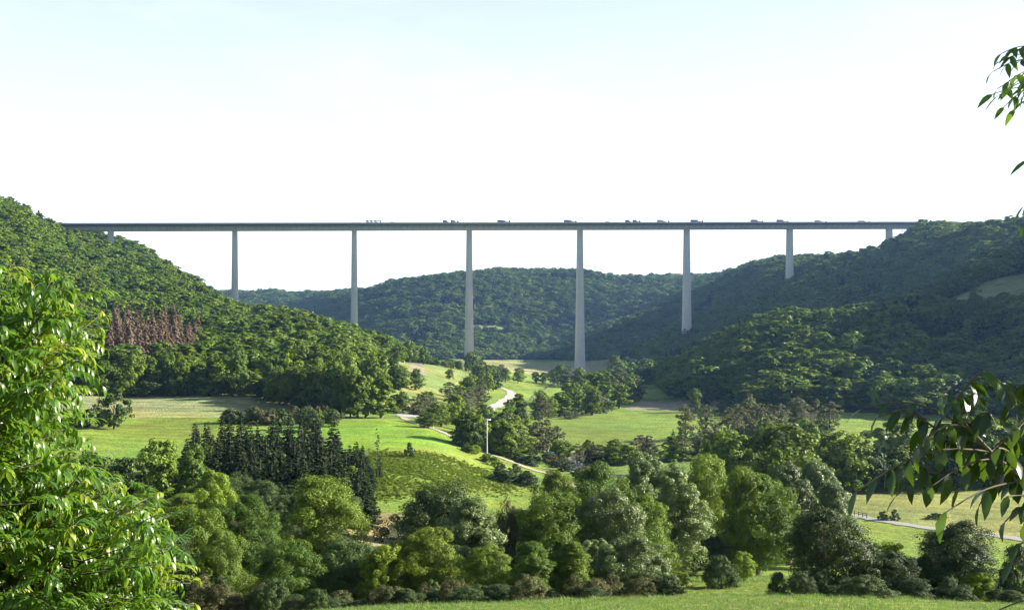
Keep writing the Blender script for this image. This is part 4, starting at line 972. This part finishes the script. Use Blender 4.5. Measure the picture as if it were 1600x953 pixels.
x_ = cr.color_ramp.elements.new(.55); x_.color = (.066,.140,.012,1); x_ = cr.color_ramp.elements.new(.8); x_.color = (.145,.215,.015,1)
p = N(nt, 'ShaderNodeBsdfPrincipled', Roughness=.36); p.inputs['Specular IOR Level'].default_value = .5; nt.links.new(cr.outputs[0], p.inputs['Base Color'])
tr = nt.nodes.new('ShaderNodeBsdfTranslucent'); tcol = mixc(nt, cr.outputs[0], (.24,.42,.02,1), .5); nt.links.new(tcol, tr.inputs['Color'])
ms = nt.nodes.new('ShaderNodeMixShader'); ms.inputs[0].default_value = .42; nt.links.new(p.outputs[0], ms.inputs[1]); nt.links.new(tr.outputs[0], ms.inputs[2]); nt.links.new(ms.outputs[0], out.inputs['Surface']); M['near_leaf'] = mN
mD = mN.copy(); mD.name = 'compound_leaves_painted_shade'  # copy of the leaf material with the branch's shade put into darker colours
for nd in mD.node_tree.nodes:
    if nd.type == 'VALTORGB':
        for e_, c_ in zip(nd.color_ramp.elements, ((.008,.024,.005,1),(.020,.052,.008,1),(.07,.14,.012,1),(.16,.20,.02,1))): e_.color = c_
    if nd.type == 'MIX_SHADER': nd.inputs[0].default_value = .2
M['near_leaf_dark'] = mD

def left_tree():
    rr = random.Random(12); base = Vector((-4.6, 7.2, 0)); base.z = t1(base.x, base.y)-.1
    e = empty('leafy_tree', base); tag(e, 'large leafy tree with glossy compound leaves filling the left edge', 'tree')
    def xmax(y): return float(np.interp(y, [395,405,430,455,500,560,610,650,690,715,745,765,790,840,880,920,960,1100], [50,60,110,150,168,140,112,105,130,150,185,225,262,275,285,300,306,320]))
    tips = []
    for px, py, D in ((25,408,6.3),(60,430,6.6),(100,438,6.3),(150,452,6.8),(165,500,6.4),(172,480,7),(140,545,6.2),(120,600,6.5),(100,640,6.3),(128,650,6.8),(150,712,6.6),(140,742,6.3),(185,752,7),(205,748,6.9),(262,768,6.6),(230,790,6.5),(272,800,6.9),(275,850,6.4),(290,880,6.6),(305,905,6.7),(312,940,6.4),(15,430,6.6),(-20,400,6.6)):
        tips.append((P(px-8, py+6, D), 1))
    while len(tips) < 800:
        y = rr.uniform(412, 1040); x = rr.uniform(-240, xmax(y)-14); D = rr.uniform(5.6, 8.6)
        if y < 560 and rr.random() < .4: continue
        if math.sin(x*.05+1)*math.sin(y*.043) > .35 and rr.random() < .8: continue
        tips.append((P(x, y, D), 0))
    trunk_top = base+Vector((.3, .1, 3.2))
    hubs = []
    for k in range(16):
        y = 460+36*k; x = -260+rr.uniform(0, .5)*(xmax(y)+260); hubs.append(P(x, y, rr.uniform(6.4, 8.2)))
    wood_ = MB(); wood_.tube([base, base+Vector((.1,0,1.6)), trunk_top, P(-330, 430, 7.6)], [.16,.13,.10,.05], 8)
    for h in hubs:
        s = base.lerp(trunk_top, max(.15, min(1, (h.z-base.z-.6)/3.2))); m = s.lerp(h, .5)+Vector((0,0,-.08)); wood_.tube([s, m, h], [.028,.018,.010], 6)
    Vs = []; Qs = []; At = []; b = 0; tw = MB()
    for tip, edge in tips:
        h = min(hubs, key=lambda q: (q-tip).length+max(0, q.x-tip.x)*2); d = tip-h
        mid = h.lerp(tip, .55)+Vector((rr.uniform(-.05,.05), rr.uniform(-.05,.05), -.06*d.length)); tw.tube([h, mid, tip], [.007,.005,.0028], 4)
        dirn = (tip-mid).normalized(); yaw0 = rr.uniform(0, 6.28); young = rr.random() < (.65 if edge else .24)
        for k in range(10):
            s = rr.uniform(0, 1)**.7*.42 if k > 1 else k*.04
            o = tip-dirn*s; yaw = yaw0+k*2.4; tilt = rr.uniform(-.1, .7)*(1-s)-(.15)
            V, Q = TEMPL[rr.randrange(len(TEMPL))]; sc = rr.uniform(.6, .95)*(.62 if young and k < 3 else 1)
            ca, sa, ct, st = math.cos(yaw), math.sin(yaw), math.cos(tilt), math.sin(tilt)
            R = np.array([[ca*ct, sa*ct, st], [-sa, ca, 0], [-ca*st, -sa*st, ct]])
            Vs.append(V @ R*sc+np.array(o)); Qs.append(Q+b); b += len(V)
            v = rr.uniform(.8, 1.0) if young and k < 4 else rr.triangular(0, .88, .5); At.append(np.clip(v+np.random.default_rng(k).normal(0, .04, len(Q)), 0, 1))
    link('branch', wood_.mesh('branch', M['bark'], True), e).location = -base; t = link('twig', tw.mesh('twig', M['bark'], True), e); t.location = -base
    o = link('foliage', mesh_np('foliage', np.concatenate(Vs), np.concatenate(Qs), M['near_leaf'], True, np.concatenate(At)), e); o.location = -base
left_tree()

def right_tree():
    rr = random.Random(5); base = Vector((3.3, 3.3, 0)); base.z = t1(3.3, 3.3)-.1
    e = empty('leafy_tree', base); tag(e, 'tree reaching in from the right with hanging backlit leaves', 'tree')
    W_ = MB(); W_.tube([base, Vector((3.2,3.4,-.6)), Vector((3.0,3.6,.9)), Vector((2.6,4.4,2.6))], [.12,.10,.07,.03], 8)
    Vs = []; Qs = []; At = []; cnt = [0]
    def rachis(a, bb, D0, D1, n, L, Wd, hang=.9, sag=.03, young=.35, side=1.0):
        A = P(*a, D0); B = P(*bb, D1); pts = [A.lerp(B, k/8)+Vector((0,0,sag*math.sin(math.pi*k/8))) for k in range(9)]
        W_.tube(pts, [.0035-.0002*k for k in range(9)], 4, False)
        f = (B-A).normalized(); s = Vector((f.y, -f.x, 0)).normalized()
        for j in range(n):
            last = j == n-1; t = (1.2+6.8*(j//2)/max(1, (n-1)//2)) if not last else 8
            p = pts[min(8, int(t))]; sg = 0 if last else (1 if j % 2 else -1)
            d = f*(.55 if not last else .9)+s*sg*side*.55+Vector((0,0,-hang*rr.uniform(.55, 1.25)))
            v, q = leaflet_geo(L*.66*rr.uniform(.7, 1.15), Wd*.6*rr.uniform(.8, 1.1), rr.uniform(.2, .9), .35); v = place(v, p, d, 0, rr.uniform(-.7, .7))
            Vs.append(v); Qs.append(q+cnt[0]); cnt[0] += len(v); At.append(np.full(len(q), min(1, max(0, rr.gauss(young*.75, .12)))))
    br = [P(1900,1010,3.3), P(1760,880,3.2), P(1600,752,3.15), P(1548,706,3.1), P(1512,668,3.1), P(1488,634,3.1)]
    W_.tube([base.lerp(Vector((3.2,3.4,-.6)), .6)]+br, [.022,.015,.011,.008,.006,.005,.003], 6)
    D = 3.1
    rachis((1490,636),(1590,640),D,3.0,9,.125,.050,.35,.10,.45,.9)       # crest cluster
    rachis((1488,634),(1560,605),D,3.2,7,.13,.052,.1,.05,.6,.7)
    rachis((1490,636),(1470,560+60),D,2.9,5,.10,.042,1.0,.02,.4)
    rachis((1512,668),(1435,700),D,2.95,7,.12,.05,1.1,.03,.3)
    rachis((1520,676),(1345,640),D,3.25,9,.095,.040,.9,.05,.42)
    rachis((1446,655),(1400,640),3.15,3.25,3,.07,.040,1.0,.01,.9)
    rachis((1548,706),(1338,768),D,2.95,11,.125,.052,1.3,.05,.2)
    rachis((1560,716),(1455,760),D,3.0,9,.12,.055,1.3,.02,.2)
    rachis((1560,716),(1490,690),D,3.2,7,.11,.05,.8,.02,.35)
    rachis((1600,752),(1478,800),3.15,3.0,5,.13,.062,.7,.02,.1)
    rachis((1548,706),(1620,690),D,3.2,9,.12,.052,.9,.03,.3)
    rachis((1600,752),(1540,730),3.15,3.3,7,.11,.05,1.1,.02,.3)
    rachis((1640,780),(1570,815),3.2,3.1,7,.11,.05,.9,.02,.45)
    rachis((1650,800),(1575,775),3.2,3.0,5,.10,.045,.9,.02,.5)
    rachis((1640,650),(1590,670),3.2,3.1,7,.12,.05,.9,.02,.2)
    rachis((1660,900),(1580,880),3.2,3.1,7,.11,.05,.9,.02,.3)
    rachis((1680,950),(1562,952),3.2,3.1,5,.10,.042,.6,.03,.3)
    rachis((1670,860),(1590,850),3.2,3.1,5,.10,.045,.9,.02,.3)
    for a, bb, d1 in (((1530,686),(1440,672),3.3),((1560,716),(1500,760),3.25),((1580,735),(1530,790),3.3),((1600,752),(1560,700),3.0),((1620,770),(1600,820),3.0),((1500,650),(1530,620),3.25),((1512,668),(1565,655),2.95),((1545,704),(1590,725),3.3),((1500,652),(1450,735),3.3),((1640,700),(1600,735),3.2),((1620,600),(1575,635),3.3),((1460,668),(1372,652),3.2),((1455,735),(1370,748),3.1),((1475,742),(1400,775),3.2),((1500,690),(1420,722),3.3),((1600,640),(1540,600),3.1),((1590,690),(1540,720),3.1)):
        rachis(a, bb, 3.15, d1, 7, .115, .05, 1.0, .03, .15)
    low = (Vs[:], Qs[:], At[:]); Vs.clear(); Qs.clear(); At.clear(); cnt[0] = 0
    up = [Vector((2.6,4.4,2.6)), P(1760,40,5.6), P(1690,100,5.6), P(1640,120,5.6)]
    W_.tube(up, [.03,.02,.01,.005], 6)
    for a, bb in (((1640,95),(1560,98)),((1650,85),(1578,84)),((1640,118),(1575,128)),((1640,130),(1560,150)),((1645,140),(1590,160)),((1650,105),(1600,120)),((1640,128),(1560,138)),((1660,90),(1610,92)),((1640,100),(1552,112)),((1640,135),(1568,168)),((1650,150),(1585,172)),((1640,85),(1565,84)),((1655,120),(1600,140)),((1650,150),(1550,148))):
        rachis(a, bb, 5.6, 5.5+rr.uniform(-.2,.2), 9, .145, .05, .5, .04, .62)
    W_.tube([Vector((3.0,3.6,.9)), P(1800,270,4.6), P(1660,290,4.8)], [.03,.012,.006], 5)
    for a, bb in (((1665,290),(1606,318)),((1660,310),(1600,322)),((1655,240),(1606,250)),((1670,330),(1608,345))): rachis(a, bb, 4.8, 4.8, 7, .14, .052, .7, .03, .3)
    hi = (np.concatenate(Vs), np.concatenate(Qs), np.concatenate(At)); Vs[:], Qs[:], At[:] = low; cnt[0] = sum(len(v) for v in Vs)
    link('upper_foliage', mesh_np('upper_foliage', hi[0], hi[1], M['near_leaf'], True, hi[2]), e).location = -base
    for k in range(330):                        # the crown itself stands beyond the right edge of the view
        d = rr.uniform(2.6, 6.4); px = rr.uniform(1730, 3000); z = rr.uniform(-1.2, 3.2); tip = Vector(((px-CX)/F*d, d, z))
        yaw0 = rr.uniform(0, 6.28)
        for j in range(6):
            yaw = yaw0+j*2.4; V, Q = TEMPL[rr.randrange(len(TEMPL))]; ca, sa = math.cos(yaw), math.sin(yaw); R = np.array([[ca, sa, 0], [-sa, ca, 0], [0, 0, 1]])
            reach = Vector((ca, sa, 0))*.3; q_ = tip+reach
            if CX+F*q_.x/q_.y < 1650: continue
            Vs.append(V @ R*1.15+np.array(tip)); Qs.append(Q+cnt[0]); cnt[0] += len(V); At.append(np.full(len(Q), .3))
    o = link('branch', W_.mesh('branch', M['bark'], True), e); o.location = -base
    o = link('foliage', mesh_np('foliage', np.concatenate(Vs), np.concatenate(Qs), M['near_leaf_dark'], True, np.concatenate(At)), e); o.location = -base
right_tree()

# ------------------------------------------------------------------ air, light, sky, camera
b = MB(); b.box((0, 0, 0), (1, 1, 1)); hm, nt, out = new_mat('summer_haze')
pv = nt.nodes.new('ShaderNodeVolumePrincipled'); pv.inputs['Color'].default_value = (.30,.55,1,1); pv.inputs['Density'].default_value = HAZE = 4.2e-5; pv.inputs['Anisotropy'].default_value = .35
nt.links.new(pv.outputs[0], out.inputs['Volume'])
hz = link('haze', b.mesh('haze', hm)); hz.location = (0, 0, 75); hz.scale = (10400, 10400, 370); tag(hz, 'thin bluish summer haze over the whole valley', None, None, 'stuff')

sun = bpy.data.lights.new('sun', 'SUN'); sun.energy = 5.0; sun.angle = math.radians(.53); sun.color = (1, .93, .80)
so = bpy.data.objects.new('sun', sun); C.objects.link(so)
a, el = math.radians(SUN_AZ), math.radians(SUN_EL)
so.rotation_euler = Vector((math.sin(a)*math.cos(el), math.cos(a)*math.cos(el), math.sin(el))).to_track_quat('Z', 'Y').to_euler()
w = bpy.data.worlds.new('World'); bpy.context.scene.world = w; w.use_nodes = True; nt = w.node_tree; nt.nodes.clear()
out = nt.nodes.new('ShaderNodeOutputWorld'); bg = nt.nodes.new('ShaderNodeBackground'); sk = nt.nodes.new('ShaderNodeTexSky'); sk.sky_type = 'NISHITA'
sk.sun_disc = False; sk.sun_elevation = el; sk.sun_rotation = a; sk.altitude = 300; sk.air_density = 1; sk.dust_density = 1.5; sk.ozone_density = 1.2
tc = nt.nodes.new('ShaderNodeTexCoord'); mp = nt.nodes.new('ShaderNodeMapping'); mp.inputs['Scale'].default_value = (1,1,2.6); nt.links.new(tc.outputs['Generated'], mp.inputs['Vector'])
nn = noise(nt, 3.2, 7, .58, mp.outputs[0]); cf = rng_map(nt, nn.outputs['Fac'], .50, .75, 0, .3)
sx = nt.nodes.new('ShaderNodeSeparateXYZ'); nt.links.new(tc.outputs['Generated'], sx.inputs[0]); hz_ = rng_map(nt, sx.outputs['Z'], 0, .50, 1.0, .05)
ml = nt.nodes.new('ShaderNodeMath'); ml.operation = 'MULTIPLY_ADD'; nt.links.new(cf, ml.inputs[0]); ml.inputs[1].default_value = .5; nt.links.new(hz_, ml.inputs[2]); ml.use_clamp = True
cc = mixc(nt, sk.outputs[0], (6.5,7.1,7.8,1), ml.outputs[0])
nt.links.new(cc, bg.inputs['Color']); bg.inputs['Strength'].default_value = .048; nt.links.new(bg.outputs[0], out.inputs['Surface'])

cam = bpy.data.cameras.new('camera'); co = bpy.data.objects.new('camera', cam); C.objects.link(co); co.location = (0,0,0); co.rotation_euler = (math.radians(90), 0, 0)
cam.sensor_width = 36; cam.lens = 36*F/1600; cam.shift_y = (HY-476.5)/1600; cam.clip_start = .1; cam.clip_end = 20000
sc = bpy.context.scene; sc.camera = co
sc.view_settings.view_transform = 'Standard'; sc.view_settings.look = 'None'; sc.view_settings.gamma = 1; sc.view_settings.exposure = 2.12
sc.render.engine = 'CYCLES'; cy = sc.cycles; cy.use_denoising = True; cy.denoiser = 'OPENIMAGEDENOISE'; cy.max_bounces = 5; cy.diffuse_bounces = 2; cy.glossy_bounces = 2; cy.transmission_bounces = 3; cy.volume_bounces = 0; cy.transparent_max_bounces = 4
cy.use_adaptive_sampling = True; cy.adaptive_threshold = .02
